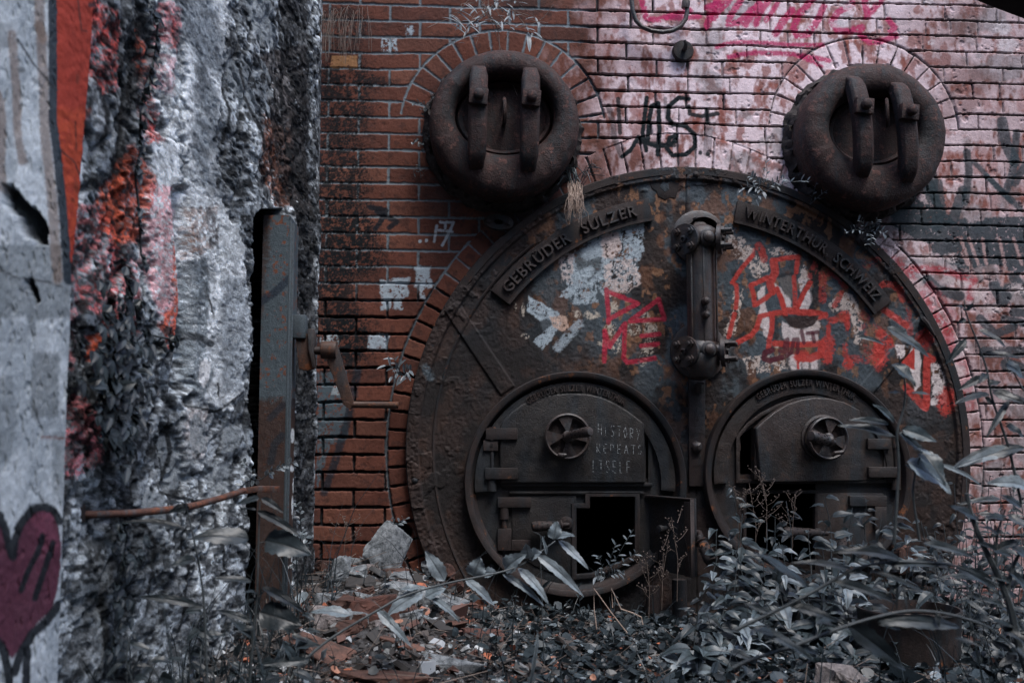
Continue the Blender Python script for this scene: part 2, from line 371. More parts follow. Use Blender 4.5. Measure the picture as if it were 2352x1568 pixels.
c = mix(c, (.5, .42, .42), .35*irr*sst(.0075, .0035, d-wid)*sst(.4, .6, fbm(X*20, Z*20, 3, 77)))  # pale highlight painted along the brick edges beside the joints
c = c*(1-mort[..., None])+jc*mort[..., None]
col = np.concatenate([c, np.full(X.shape+(1,), .8)], -1)
col[..., 3] = .62+.25*blot
p = Paint(U, V, col)
soot_and_shade_black = (.018, .02, .022)
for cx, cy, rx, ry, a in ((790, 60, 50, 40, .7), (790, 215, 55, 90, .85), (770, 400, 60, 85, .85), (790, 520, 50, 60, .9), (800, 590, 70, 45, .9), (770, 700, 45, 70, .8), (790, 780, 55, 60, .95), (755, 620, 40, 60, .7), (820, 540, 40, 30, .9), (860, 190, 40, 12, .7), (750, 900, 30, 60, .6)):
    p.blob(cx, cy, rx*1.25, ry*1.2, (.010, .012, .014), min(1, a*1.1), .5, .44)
p.blob(1200, 490, 90, 60, (.04, .045, .05), .7, .8); p.blob(1210, 1, 60, 40, soot_and_shade_black, .5, .8)  # first blob paints the left drum head's shade onto the bricks below
p.blob(1050, 440, 60, 50, (.05, .045, .045), .5, .9); p.blob(2040, 500, 110, 55, (.04, .045, .05), .75, .8)  # shade of both drum heads painted onto the bricks below them
for pl, cc, ws in (([(730, 855), (795, 850), (800, 1010), (760, 1020), (728, 1130)], (.075, .11, .13), .42), ([(735, 770), (775, 768), (780, 800), (740, 800)], (.4, .45, .48), .5), ([(760, 905), (775, 860), (790, 905)], (.3, .34, .36), .4)):
    p.poly(pl, cc, .85, 3, ws, 3)
p.stroke([(822, 850), (800, 960), (770, 1060), (745, 1130)], 9, (.018, .024, .032), .85, 5, .3)
p.stroke([(728, 690), (815, 870)], 6, soot_and_shade_black, .4, 6, .4)
# grey squares, the 17, dabs
gp = (.36, .43, .48)
for r_ in ((874, 640, 939, 684), (877, 680, 899, 712), (905, 682, 922, 708), (952, 614, 989, 660), (846, 767, 891, 803), (878, 92, 912, 120), (931, 58, 950, 80), (964, 652, 975, 690)):
    x_a, y_a, x_b, y_b = r_; p.poly([(x_a, y_a), (x_b, y_a), (x_b, y_b), (x_a, y_b)], gp, .9, 3.5, .37 if y_a > 200 else .47, 7)
for pts in ([(415, 175), (398, 280)], [(440, 150), (475, 155), (470, 200)], [(430, 205), (520, 215)], [(475, 150), (528, 152), (500, 215), (452, 305)]): p.stroke(cv('A5', pts), 3.0, (.45, .5, .53), .9, 2, .25)
for q in ((301, 278), (345, 272)): p.blob(*cv('A5', [q])[0], 4, 4, (.45, .5, .53), .95, .3)
for pts in ([(505, 1310), (440, 1300), (540, 1320), (500, 1400), (470, 1440)], [(480, 1330), (610, 1390), (560, 1430)]): p.stroke(cv('A2', pts), 6, (.012, .015, .02), .95, 3, .2)
p.poly(cv('A2', [(200, 350), (360, 350), (360, 430), (190, 430)]), (.42, .22, .10), .75, 2, .35, 2)
for q in ([(0, -2), (1, -2)],): pass
# black letters between the drums
K = (.010, .015, .018)
for pts, w_, a in (([(175, 560), (200, 650), (205, 730), (245, 820)], 5, .55), ([(225, 520), (232, 650), (235, 700)], 3.6, .8), ([(245, 822), (290, 790), (330, 720), (370, 752), (430, 770), (500, 760), (525, 730)], 3.6, .9),
                   ([(375, 515), (352, 700), (372, 790)], 3.8, .92), ([(430, 545), (400, 560), (385, 640), (380, 740)], 4, .92), ([(435, 545), (440, 680), (432, 812)], 4.2, .95), ([(320, 745), (520, 765)], 3.4, .8),
                   ([(595, 520), (540, 515), (490, 560), (485, 620), (510, 655), (580, 665), (625, 710), (628, 770), (580, 812), (510, 815), (480, 780), (495, 725), (530, 708), (525, 745)], 3.9, .93),
                   ([(595, 560), (600, 600), (660, 612), (745, 598)], 3.6, .85), ([(688, 575), (692, 645)], 4, .85), ([(700, 690), (690, 800)], 7, .45), ([(480, 640), (470, 520)], 3, .5)):
    p.stroke(cv('B8', pts), w_*1.35, K, min(1, a*1.12), 2.0, .08)
for q in ((655, 803), (695, 808)): p.blob(*cv('B8', [q])[0], 5, 5, K, .95, .3)

# magenta scribbles
MG = (.42, .022, .11)
for pts, w_ in (([(350, 10), (372, 100), (430, 108), (520, 80), (600, 60)], 7), ([(470, 95), (560, 100), (650, 90)], 6), ([(745, 0), (715, 60), (690, 140)], 8), ([(690, 40), (760, 20)], 7), ([(810, 0), (750, 60), (722, 100)], 8), ([(870, 0), (810, 90), (800, 130), (850, 125), (930, 50)], 7.5), ([(965, 15), (930, 70), (890, 135)], 8),
                ([(1015, 0), (960, 80), (945, 130)], 8), ([(1060, 20), (1000, 110)], 6), ([(1135, 60), (1090, 110), (1050, 180)], 9), ([(1240, 0), (1170, 80), (1140, 150), (1160, 190), (1215, 185), (1270, 110), (1300, 40)], 8), ([(1450, 20), (1375, 70), (1345, 120), (1370, 160), (1430, 165), (1500, 150)], 8), ([(1515, 10), (1530, 90)], 8),
                ([(1600, 10), (1545, 70)], 7), ([(1640, 110), (1672, 150), (1650, 170)], 7), ([(1680, 190), (1600, 220), (1540, 225), (1490, 185)], 7), ([(740, 252), (790, 232), (860, 225), (980, 228), (1130, 238), (1300, 238)], 5), ([(805, 302), (880, 285), (950, 280), (1100, 285), (1230, 300), (1330, 320)], 5.5), ([(1180, 300), (1290, 350)], 4)):
    p.stroke(cv('B8', pts), w_, (.45, .02, .11), .85, 4, .31)
# dark field with dark strokes on the right
DK = (.04, .056, .066)
p.poly(cv('C5', [(400, 240), (560, 150), (700, 230), (820, 290), (1000, 280), (1300, 260), (1340, 560), (1200, 620), (1050, 560), (900, 600), (740, 540), (700, 500), (640, 430), (500, 370), (400, 330)]), DK, .93, 4, .30, 10)
for pts, w_ in (([(1790, 840), (1830, 900), (1850, 1010)], 9), ([(1850, 760), (1870, 900), (1880, 1048)], 10), ([(2050, 800), (2060, 900), (2040, 1060)], 9), ([(2085, 850), (2180, 950), (2280, 1060)], 6), ([(2235, 640), (2255, 760), (2300, 850)], 13), ([(2310, 700), (2290, 900), (2250, 1010)], 9), ([(2352, 870), (2300, 960)], 9), ([(1830, 940), (1870, 1040)], 16)):
    p.stroke(cv('B8', pts), w_, DK, .85, 3, .22)
for pts, w_ in (([(700, 60), (720, 230), (690, 320)], 13), ([(860, 100), (830, 190), (800, 280)], 12), ([(640, 60), (740, 260), (780, 300)], 9), ([(1010, 10), (1100, 100), (1220, 210)], 7), ([(1060, 700), (1110, 790), (1150, 720)], 14), ([(970, 900), (1060, 1000), (1180, 950)], 10), ([(1000, 1110), (1300, 1110)], 13), ([(1140, 1190), (1300, 1250)], 16), ([(640, 660), (700, 720), (840, 760)], 12), ([(1180, 640), (1280, 780)], 12), ([(1120, 900), (1248, 930)], 9), ([(1060, 1340), (1248, 1420)], 8), ([(1180, 860), (1300, 870)], 10)):
    p.stroke(cv('C5', pts), w_, DK, .85, 3, .25)
for pts in ([(850, 400), (905, 560), (940, 650)], [(900, 400), (960, 560)], [(985, 400), (1010, 560)], [(1090, 400), (1130, 600)], [(1120, 600), (1105, 690)], [(860, 490), (890, 560)], [(1180, 400), (1230, 560)], [(760, 520), (800, 500)], [(990, 600), (1010, 680)]):
    p.stroke(cv('C5', pts), 3.5, (.45, .3, .29), .9, 3, .35)
RD = (.42, .035, .055)
for pts, w_, a in (([(540, 590), (740, 600), (860, 640), (930, 660), (905, 770)], 9, .7), ([(430, 540), (520, 640), (600, 760), (680, 880), (770, 1010), (790, 1090)], 13, .6), ([(650, 700), (760, 830), (800, 900)], 12, .35), ([(620, 860), (700, 930), (780, 960)], 10, .4), ([(860, 1180), (880, 1330), (900, 1450)], 14, .35)):
    p.stroke(cv('C5', pts), w_, RD, a, 6, .38)
for q, r1, r2 in (((770, 660), 10, 8), ((860, 680), 16, 6), ((560, 690), 14, 12), ((830, 1240), 16, 12), ((700, 960), 10, 10), ((640, 520), 16, 9), ((780, 520), 14, 9), ((960, 740), 16, 16), ((1050, 840), 20, 9), ((1200, 720), 16, 12), ((860, 1090), 12, 8), ((1080, 1060), 16, 8), ((2190, 440), 1, 1)):
    p.blob(*cv('C5', [q])[0], r1*1.2, r2*1.2, (.6, .5, .5), .75, .5, .4)
for q in ((2240, 150, 22, 16), (1862, 225, 8, 6), (1390, 130, 20, 10), (1420, 30, 14, 10), (2265, 240, 24, 18)): p.blob(*cv('B8', [q[:2]])[0], q[2], q[3], (.62, .56, .58), .7, .4, .35)
rb = np.hypot(X-BC.x, Z-BC.z)
keep = (rb[:-1, :-1] > BR-.012)
# missing mortar / broken hole low on the left, its shade painted near black
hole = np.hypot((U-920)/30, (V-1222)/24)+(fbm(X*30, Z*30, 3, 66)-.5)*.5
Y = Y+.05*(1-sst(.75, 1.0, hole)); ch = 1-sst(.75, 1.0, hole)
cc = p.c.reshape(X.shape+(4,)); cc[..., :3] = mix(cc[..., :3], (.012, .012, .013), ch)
PX = np.stack([X, Y, Z], -1)
wroot = thing('brick_wall', (1.6, 0, -.2), 'big brick wall round the boiler, red on the left and whitewashed with pink graffiti on the right', 'brick wall')
am = inarch[:-1, :-1] & keep
for nm_, mk in (('brickwork', keep & ~inarch[:-1, :-1]),): grid(nm_, PX, mk, cc, M_brick, wroot)
ra = [np.hypot(X-a[0], Z-a[1])[:-1, :-1] < a[2]+.01 for a in ARCH]
grid('brick_arch', PX, am & ra[0], cc, M_brick, wroot); grid('brick_arch', PX, am & ra[1] & ~ra[0], cc, M_brick, wroot)
grid('brick_arch', PX, am & ~ra[0] & ~ra[1], cc, M_brick, wroot)
# ------------------------------------------------------------------ side wall of rubble masonry
plan = [(726, -.0), (700, -.16), (660, -.36), (600, -.62), (560, -.80), (430, -1.16), (300, -1.50), (200, -1.75), (90, -2.0), (40, -2.10)]
pl = [P(u, 990, y) for u, y in plan]; pl.append(pl[-1]+Vector((-.45, .03, 0)))
def curve(pl, ds):
    out = []
    for a, b in zip(pl[:-1], pl[1:]):
        n = max(2, int((b-a).length/ds)); out += [a.lerp(b, i/n) for i in range(n)]
    return out+[pl[-1]]
cur = curve(pl, .0042)
bx = np.array([q.x for q in cur]); by = np.array([q.y for q in cur]); m_ = len(bx)
sx_ = np.convolve(np.pad(bx, 15, 'edge'), np.ones(31)/31, 'valid'); sy2 = np.convolve(np.pad(by, 15, 'edge'), np.ones(31)/31, 'valid')
bx, by = sx_, sy2
ss = np.concatenate([[0], np.cumsum(np.hypot(np.diff(bx), np.diff(by)))])
tx, ty = np.gradient(bx, ss), np.gradient(by, ss); nx, ny = -ty, tx; sg = np.sign(nx.mean()); nx, ny = nx*sg, ny*sg
zz = np.arange(-.25, 2.75, .0032)
Sg, Zg = np.meshgrid(ss, zz); BX, _ = np.meshgrid(bx, zz); BY, _ = np.meshgrid(by, zz); NX, _ = np.meshgrid(nx, zz); NY, _ = np.meshgrid(ny, zz)
U, V = PJ(BX+NX*.042, BY+NY*.042, Zg)
Sg0, Zg0 = Sg, Zg; Sg, Zg = .82*Sg0+.57*Zg0, -.57*Sg0+.82*Zg0
f1, f2, vid = voro(Sg*7.5+fbm(Sg*6, Zg*6, 3, 3)*1.3, Zg*5.2+fbm(Sg*6, Zg*6, 3, 4)*1.3, 11)
stone = sst(0, .25, f2-f1)
g1, g2, _i = voro(Sg*34+fbm(Sg*20, Zg*20, 2, 9), Zg*34, 15)
rag = fbm(Sg*9, Zg*9, 6, 61); fine = fbm(Sg0*48, Zg0*90, 4, 62); pit = sst(.62, .70, fbm(Sg0*36, Zg0*80, 3, 63)); pit2 = sst(.62, .70, fbm(Sg0*11, Zg0*22, 4, 64))
smooth = np.zeros(U.shape)
def area(pts, soft=14, warp=14):
    q = np.zeros(U.shape+(4,)); pp = Paint.__new__(Paint); pp.U, pp.V, pp.c = U.ravel(), V.ravel(), q.reshape(-1, 4); pp.n1 = pp.n2 = np.full(U.size, .5)
    pp.poly(pts, (1, 1, 1), 1, soft, 0, warp, None); return q[..., 0]
plast = np.maximum.reduce([area([(420, -30), (530, -30), (520, 120), (500, 320), (520, 480), (560, 560), (585, 760), (560, 900), (520, 960), (440, 900), (425, 700), (420, 400)]),
                           area([(345, 300), (420, 330), (415, 700), (385, 800), (350, 700), (335, 480)]), area([(380, -20), (470, -20), (470, 250), (400, 330), (365, 250)])*.7, area([(420, 920), (480, 930), (475, 1080), (430, 1090)])*.7])
skim = area([(-100, -90), (217, -90), (208, 120), (190, 330), (178, 480), (166, 606), (-100, 640)], 3, 1)
disp = .008*stone+.016*(fbm(Sg*5, Zg*5, 3, 60)-.5)*2+.005*(rag-.5)*2+.0022*(fine-.5)*2-.003*pit-.006*pit2+.028
dsm = .046+.0025*(fine-.5)+.005*(rag-.5)-.002*pit
disp = disp*(1-plast*.92)+dsm*plast*.92
disp = disp*(1-skim)+(.044+.003*(fine-.5)+.004*(rag-.5))*skim
deep = sst(.004, .03, abs(U-(421+8*np.sin(V/90)))*.0012+.5*(1-sst(380, 430, V)+sst(900, 960, V)))  # long groove
disp = disp-.03*(1-deep)
vg = np.maximum(area([(325, -30), (372, 100), (330, 200), (320, 330), (290, 420), (300, 620), (250, 700), (270, 760), (330, 850), (260, 1130), (330, 1190), (300, 1568), (250, 1568), (280, 1200), (225, 1000), (250, 800), (265, 640), (270, 300), (310, 100)], 10, 12), area([(380, 960), (420, 1000), (450, 1090), (400, 1180), (380, 1080)], 8, 8))
disp = disp-.012*vg*(1-skim)*(1-plast*.8)
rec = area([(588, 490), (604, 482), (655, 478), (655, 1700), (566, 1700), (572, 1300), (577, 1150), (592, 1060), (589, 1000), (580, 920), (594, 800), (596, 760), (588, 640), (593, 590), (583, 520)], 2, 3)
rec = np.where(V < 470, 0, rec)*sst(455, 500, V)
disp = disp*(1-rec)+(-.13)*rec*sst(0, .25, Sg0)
up = sst(600, 670, U)*(1-sst(440, 500, V)); disp = disp-.02*up
disp = disp*sst(-.01, .12, Sg0)
PXs = np.stack([BX+NX*disp, BY+NY*disp, Zg0], -1)
g = fbm(Sg0*5, Zg0*8, 6, 71); g_f = fbm(Sg*80, Zg*80, 3, 72)
c = mix(np.broadcast_to(np.array((.22, .25, .28)), U.shape+(3,)), (.52, .57, .61), sst(.42, .58, g))
c = mix(c, (.09, .10, .115), sst(.55, .7, fbm(Sg*6, Zg*6, 4, 73))*.6)
c = mix(c, (.80, .85, .89), plast*.92*sst(.25, .5, g))
sp = fbm(Sg0*44, Zg0*95, 4, 74)
c = mix(c, (.02, .022, .024), pit2*.7*(1-plast)); c = mix(c, (.05, .05, .052), (1-stone)*.45*(1-plast)); c = mix(c, (.008, .009, .010), np.minimum(1, rec*2.5)); c = mix(c, (.022, .024, .027), vg*.8*(1-skim))  # shade of pits, gaps, slot and cleft put into the colour
c = mix(c, (.34, .38, .42), area([(505, 640), (585, 640), (590, 760), (560, 900), (510, 900)], 12, 10)*.9*sst(.3, .5, g_f+.2)); 
col = np.concatenate([c, np.full(U.shape+(1,), .8)], -1)
p = Paint(U, V, col)
OR, RE, PK = (.72, .13, .06), (.75, .10, .08), (.72, .19, .21)
for pts, cc_, a, ws in (([(215, -10), (270, 20), (295, 60), (285, 110), (240, 110), (215, 60)], RE, .85, .4), ([(210, 60), (290, 70), (280, 200), (240, 220), (205, 160)], RE, .7, .5), ([(330, 60), (350, 100), (375, 330), (335, 330)], OR, .55, .5), ([(350, 250), (375, 260), (365, 330), (345, 330)], RE, .85, .4),
                        ([(250, 420), (320, 330), (360, 420), (330, 560), (260, 560), (230, 470)], OR, .85, .38), ([(185, 470), (250, 470), (330, 600), (320, 790), (240, 760), (175, 640)], RE, .55, .5), ([(175, 640), (250, 560), (330, 640), (320, 700), (200, 720)], PK, .5, .5),
                        ([(215, 770), (270, 760), (275, 850), (235, 860), (215, 820)], OR, .9, .35), ([(150, 940), (200, 900), (260, 980), (250, 1060), (190, 1100), (145, 1090)], PK, .8, .45), ([(160, 700), (190, 700), (185, 850), (155, 850)], PK, .5, .5),
                        ([(345, 420), (418, 430), (414, 760), (385, 800), (352, 690), (335, 600)], PK, .6, .42), ([(395, 560), (418, 540), (414, 780), (385, 800), (365, 740), (395, 700)], OR, .8, .42), ([(375, 0), (412, 20), (412, 120), (370, 100)], PK, .7, .42), ([(365, 120), (410, 130), (400, 220), (355, 200)], PK, .45, .45), ([(390, 20), (410, 120), (400, 110)], RE, .8, .35),
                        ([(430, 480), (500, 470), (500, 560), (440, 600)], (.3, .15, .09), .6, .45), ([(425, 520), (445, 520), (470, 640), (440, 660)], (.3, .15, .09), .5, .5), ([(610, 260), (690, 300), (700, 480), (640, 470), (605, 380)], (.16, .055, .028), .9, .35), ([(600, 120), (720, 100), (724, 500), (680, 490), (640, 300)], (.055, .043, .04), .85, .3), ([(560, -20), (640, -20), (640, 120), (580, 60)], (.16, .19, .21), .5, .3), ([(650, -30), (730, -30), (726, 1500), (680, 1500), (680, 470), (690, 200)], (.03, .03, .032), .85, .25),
                        ([(430, 930), (480, 940), (470, 1050), (425, 1060)], (.4, .3, .27), .5, .4), ([(130, 1190), (420, 1200), (400, 1568), (130, 1568)], (.13, .15, .165), .5, .4)):
    p.poly(pts, cc_, a, 5, ws, 9, .8)
p.poly([(430, 600), (470, 590), (480, 700), (470, 800), (490, 860), (465, 920), (432, 880), (428, 780)], (.2, .24, .27), .85, 4, .35, 4)
p.poly([(470, 470), (505, 500), (500, 580), (480, 560)], (.09, .11, .13), .7, 5, .4, 5); p.poly([(440, 600), (478, 590), (480, 690), (455, 690)], (.16, .19, .215), .8, 5, .3, 4)
p.stroke([(433, 770), (460, 775), (482, 790)], 8, (.07, .08, .09), .95, 2, .1); p.poly([(470, 820), (484, 835), (478, 870), (466, 892), (454, 870), (457, 838)], (.85, .86, .88), 1, 1.5, .05, 1)
for pts, w_ in (([(470, 670), (482, 695), (488, 720)], 2.5), ([(500, 880), (502, 910)], 2), ([(330, 200), (345, 260)], 4), ([(470, 1010), (455, 1050)], 2.5)): p.stroke(pts, w_, (.012, .014, .016), .9, 2)
p.poly([(375, 748), (398, 752), (396, 774), (374, 768)], (.05, .055, .06), .9, 2, .1, 2)
sp2 = fbm(Sg0*14, Zg0*26, 5, 76); spk = (.42+.95*sst(.34, .62, sp))*(.6+.7*sst(.36, .6, sp2)); spk = spk*(1-plast*.45)+plast*.62  # plaster lifted in the colour, standing in for brighter light on it
cc = p.c.reshape(col.shape); cc[..., :3] *= spk[..., None]
cc[..., :3] = mix(cc[..., :3], (.016, .018, .021), np.maximum(pit*.75, sst(.57, .63, fbm(Sg0*22, Zg0*46, 4, 75))*.8)*(1-.6*plast))  # pits darkened once more in the colour in place of their shade
cc[..., :3] = mix(cc[..., :3], (.42, .46, .49), sst(.62, .68, fbm(Sg0*32, Zg0*66, 3, 79))*.28*(1-rec)*(1-vg)*(1-sst(600, 650, U)))
cc[..., :3] = mix(cc[..., :3], (.008, .009, .010), np.minimum(1, rec*2.5))  # slot beside the post painted near black for its shade
kk = Paint(U, V, cc)
for pts in ([(566, -20), (620, -20), (648, 60), (640, 112), (600, 90), (575, 40)], [(520, 130), (560, 150), (590, 230), (560, 250), (530, 200)], [(600, 130), (630, 150), (640, 220), (615, 230)], [(380, 1000), (440, 1010), (450, 1100), (400, 1130)], [(470, 1060), (540, 1060), (540, 1140), (480, 1150)], [(330, 1120), (380, 1140), (370, 1240), (335, 1230)], [(440, 960), (480, 970), (470, 1040), (440, 1040)], [(520, 960), (560, 980), (550, 1060), (520, 1040)]): kk.poly(pts, (.30, .335, .36), .75, 4, .25, 7)
for pts, w_ in (([(545, 140), (570, 230), (600, 300), (612, 350)], 3.5), ([(650, 20), (668, 120), (664, 260), (690, 420)], 3.5), ([(510, 180), (530, 260), (520, 330)], 3), ([(590, 120), (640, 210), (650, 280)], 3), ([(370, 1130), (460, 1150), (560, 1140)], 4), ([(395, 960), (410, 1040), (385, 1120)], 5), ([(300, 1150), (360, 1250), (350, 1400)], 4), ([(420, 1180), (440, 1300), (420, 1450)], 4), ([(500, 1180), (520, 1320)], 3.5), ([(225, 180), (250, 250), (240, 330)], 5), ([(290, 130), (300, 260), (285, 330)], 7), ([(425, 930), (500, 945), (560, 900)], 3)): kk.stroke(pts, w_, (.012, .014, .016), .9, 3, .25)
for q in ((535, 400, 10, 14), (525, 300, 8, 10), (560, 270, 8, 8), (500, 420, 6, 12), (545, 350, 9, 9), (575, 420, 10, 12), (610, 180, 7, 14), (580, 60, 6, 10), (520, 100, 6, 12), (230, 420, 14, 20), (270, 380, 14, 30), (200, 700, 10, 14), (260, 700, 12, 16)): kk.blob(*q, (.014, .016, .018), .9, .5, .2)
sk = Paint(U, V, p.c.reshape(col.shape))
sk.poly([(-100, -90), (218, -90), (209, 120), (191, 330), (179, 480), (167, 606), (-100, 660)], (.36, .05, .032), 1, 1.2, 0, .8, .7)
sk.poly([(120, 250), (205, 250), (180, 520), (130, 600)], (.50, .085, .035), .55, 14, .4, 8, .7)
for pts, w_, cc_ in (([(138, 345), (170, 375), (195, 440)], 2.2, (.03, .02, .02)), ([(175, -10), (183, 70), (196, 72)], 1.8, (.08, .03, .025)), ([(170, 280), (172, 345)], 2, (.12, .03, .02)), ([(215, -5), (222, 10), (205, 12)], 6, (.03, .03, .035))): sk.stroke(pts, w_, cc_, .85, 2, .1)
for q in ((172, 430, 8, 14), (175, 180, 5, 12), (165, 460, 5, 5)): sk.blob(*q, (.12, .03, .02), .6, .6)
c4 = sk.c.reshape(col.shape)
msk = np.ones((U.shape[0]-1, U.shape[1]-1), bool)
sroot = thing('rubble_wall', (-.7, -1.0, -.2), 'rough ruined masonry wall of grey rubble and peeling plaster, left of the bricks', 'ruined wall')
big = (skim > .5)[:-1, :-1]
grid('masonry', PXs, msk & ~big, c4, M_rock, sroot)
o_ = grid('orange_painted_plaster', PXs, msk & big, c4, M_plaster, sroot); o_['label'] = 'smooth wedge of plaster painted bright orange'
# ------------------------------------------------------------------ plastered pier in the near left
zz = np.arange(-.3, 2.3, .0036); ed = np.interp
def pier_edge(v): return np.interp(v, [-300, 0, 280, 366, 476, 571, 640, 800, 1000, 1180, 1400, 1568, 1900], [128, 130, 132, 142, 153, 160, 164, 158, 150, 145, 137, 131, 128])
yA, yB = -2.17, -2.42
uu = np.linspace(0, 1, 300)
Pz = np.zeros((len(zz), 340, 3)); UV = np.zeros((len(zz), 340, 2))
for i, z in enumerate(zz):
    # pixel row of this height at the edge
    _, v = PJ(P(160, 990, yA).x, yA, z); e = P(float(pier_edge(v)), float(v), yA); a = P(-160, float(v), yB)
    Pz[i, :300, 0] = a.x+(e.x-a.x)*uu; Pz[i, :300, 1] = yB+(yA-yB)*uu; Pz[i, :, 2] = z
    k = np.linspace(0, 1, 41)[1:]; Pz[i, 300:, 0] = e.x+.006*np.sin(np.minimum(k*8, 1)*math.pi/2)-k*.13; Pz[i, 300:, 1] = yA+.2*k**1.3
U, V = PJ(Pz[..., 0], Pz[..., 1], Pz[..., 2])
Sg = Pz[..., 0]*1.3+Pz[..., 1]; Zg = Pz[..., 2]
fine = fbm(Sg*120, Zg*120, 4, 82); rag = fbm(Sg*12, Zg*12, 5, 83); pit = sst(.66, .72, fbm(Sg*60, Zg*60, 3, 84))
q = np.zeros(U.shape+(4,)); pp = Paint(U, V, q)
pp.poly([(2, 425), (30, 425), (60, 465), (85, 480), (108, 520), (108, 560), (85, 560), (60, 545), (40, 530), (30, 490), (5, 470)], (1, 1, 1), 1, 5, 0, 5, None)
pp.poly([(55, 645), (75, 640), (85, 665), (92, 690), (80, 700), (68, 670)], (.8, .8, .8), 1, 4, 0, 3, None)
hole = q[..., 0]
dy = .004*(fine-.5)+.010*(rag-.5)-.004*pit; 
Pz[..., 1] = Pz[..., 1]-dy+hole*.05
c = mix(np.broadcast_to(np.array((.33, .375, .42)), U.shape+(3,)), (.46, .51, .56), sst(.4, .6, rag)); c = c*(.7+.55*fine)[..., None]
col = np.concatenate([c, np.full(U.shape+(1,), .75)], -1); p = Paint(U, V, col)
for pts, cc_, a in (([(-80, 560), (165, 560), (160, 730), (85, 735), (80, 800), (60, 725), (-80, 735)], (.15, .175, .195), .75), ([(73, 810), (135, 810), (135, 960), (68, 960)], (.13, .15, .165), .7), ([(-80, 880), (30, 860), (40, 1000), (20, 1060), (-80, 1100)], (.15, .175, .195), .55), ([(-60, 40), (30, 60), (20, 110), (-60, 120)], (.2, .22, .24), .6), ([(120, 990), (150, 990), (145, 1180), (120, 1120)], (.13, .15, .165), .5)): p.poly(pts, cc_, a, 6, .2, 5)
TN = (.17, .12, .095)
for pts, w_ in (([(88, -40), (92, 60), (100, 180), (106, 330), (122, 480), (132, 640)], 12), ([(28, 80), (36, 200), (40, 300), (52, 370)], 10), ([(-6, 220), (2, 260), (0, 380), (6, 430)], 11), ([(90, 60), (100, 90)], 12)): p.stroke(pts, w_, TN, .7, 5, .2)
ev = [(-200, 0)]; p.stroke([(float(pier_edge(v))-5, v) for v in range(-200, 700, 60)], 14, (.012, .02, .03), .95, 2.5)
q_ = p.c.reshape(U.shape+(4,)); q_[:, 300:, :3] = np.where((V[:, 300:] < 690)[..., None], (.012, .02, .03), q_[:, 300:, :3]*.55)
p.stroke([(40, 90), (75, 145), (110, 185), (140, 225)], 2.2, (.02, .02, .022), .9, 2)
p.stroke([(0, 620), (45, 640), (100, 645), (145, 660)], 2, (.03, .03, .032), .8, 2); p.stroke([(95, 1004), (145, 1005)], 2.4, (.14, .06, .05), .95, 2)
p.blob(48, 160, 8, 8, (.08, .09, .1), .8)
PU = (.085, .02, .04)
hp = cv('C8', [(-60, 360), (0, 330), (50, 430), (90, 600), (130, 420), (200, 300), (290, 245), (380, 270), (430, 380), (440, 520), (420, 800), (380, 960), (320, 1020), (230, 1120), (160, 1230), (90, 1330), (40, 1250), (-60, 1120)])
p.poly(hp, PU, .97, 2, .04, 2); p.poly([(70, 1180), (120, 1175), (138, 1260), (100, 1280)], (.2, .06, .1), .5, 8, .4, 8)
for pts, w_ in ((cv('C8', [(-80, 270), (0, 290), (45, 400), (70, 520), (92, 590), (110, 470), (150, 350), (230, 250), (310, 225), (385, 250), (435, 330)]), 9.5), (cv('C8', [(305, 440), (270, 560), (200, 700), (150, 830)]), 7), (cv('C8', [(385, 490), (340, 620), (290, 780), (255, 890)]), 7), (cv('C8', [(430, 930), (330, 1060), (230, 1150), (150, 1290), (110, 1420)]), 10), (cv('C8', [(-60, 1150), (20, 1250), (60, 1400), (70, 1500)]), 10), (cv('C8', [(200, 1260), (190, 1500)]), 9)):
    p.stroke(pts, w_, (.012, .015, .02), .97, 2.5, .05)
c4 = p.c.reshape(col.shape); c4[..., :3] = mix(c4[..., :3], (.02, .022, .024), hole*.85)  # hole darkened in the colour as well, adding to its shade
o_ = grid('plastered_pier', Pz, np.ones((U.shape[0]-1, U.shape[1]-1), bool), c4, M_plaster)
tag(o_, 'pale plastered pier with a purple heart outlined in black, in the near left', 'pier')
from mathutils import noise as mn
M_crust = mat_plain('crumbling collar', (.014, .013, .013), (.06, .05, .048), 40, .9, .9, .006)
# ------------------------------------------------------------------ boiler front
YP = -.030                                     # face of the end plate
boil = thing('steam_boiler', (BC.x, 0, -.2), 'huge round rusty boiler front with two furnaces and graffiti, set in the brick wall', 'boiler')
FUR = []
for (u, v, e0, e1, et) in ((1322, 1108, 1066, 1578, 852), (1858.5, 1089, 1619.5, 2097, 848)):
    a, b, t = P(e0, v, -.075), P(e1, v, -.075), P(u, et, -.075)
    r = (b.x-a.x)/2; FUR.append((Vector(((a.x+b.x)/2, 0, t.z-r)), r))
xs = np.arange(BC.x-BR-.004, BC.x+BR+.004, .0031); zs = np.arange(-.15, BC.z+BR+.004, .0031)
X, Z = np.meshgrid(xs, zs); U, V = PJ(X, 0*X+YP, Z); R = np.hypot(X-BC.x, Z-BC.z); TH = np.degrees(np.arctan2(Z-BC.z, X-BC.x))
n1 = fbm(X*7, Z*7, 6, 101); n2 = fbm(X*26, Z*20, 6, 102); n3 = fbm(X*5, Z*3, 5, 103); n4 = fbm(X*90, Z*90, 4, 104)
Y = YP+.0022*(n4-.5)*sst(.4, .6, n1+.1)*2+.002*(n2-.5)
rim = sst(BR-.052, BR-.046, R); Y = Y-.012*rim+.004*(n4-.5)*rim
lens = sst(BR-.115, BR-.108, R)*np.where((TH > 145) | (TH < -120), 1, 0); Y = Y-.006*lens
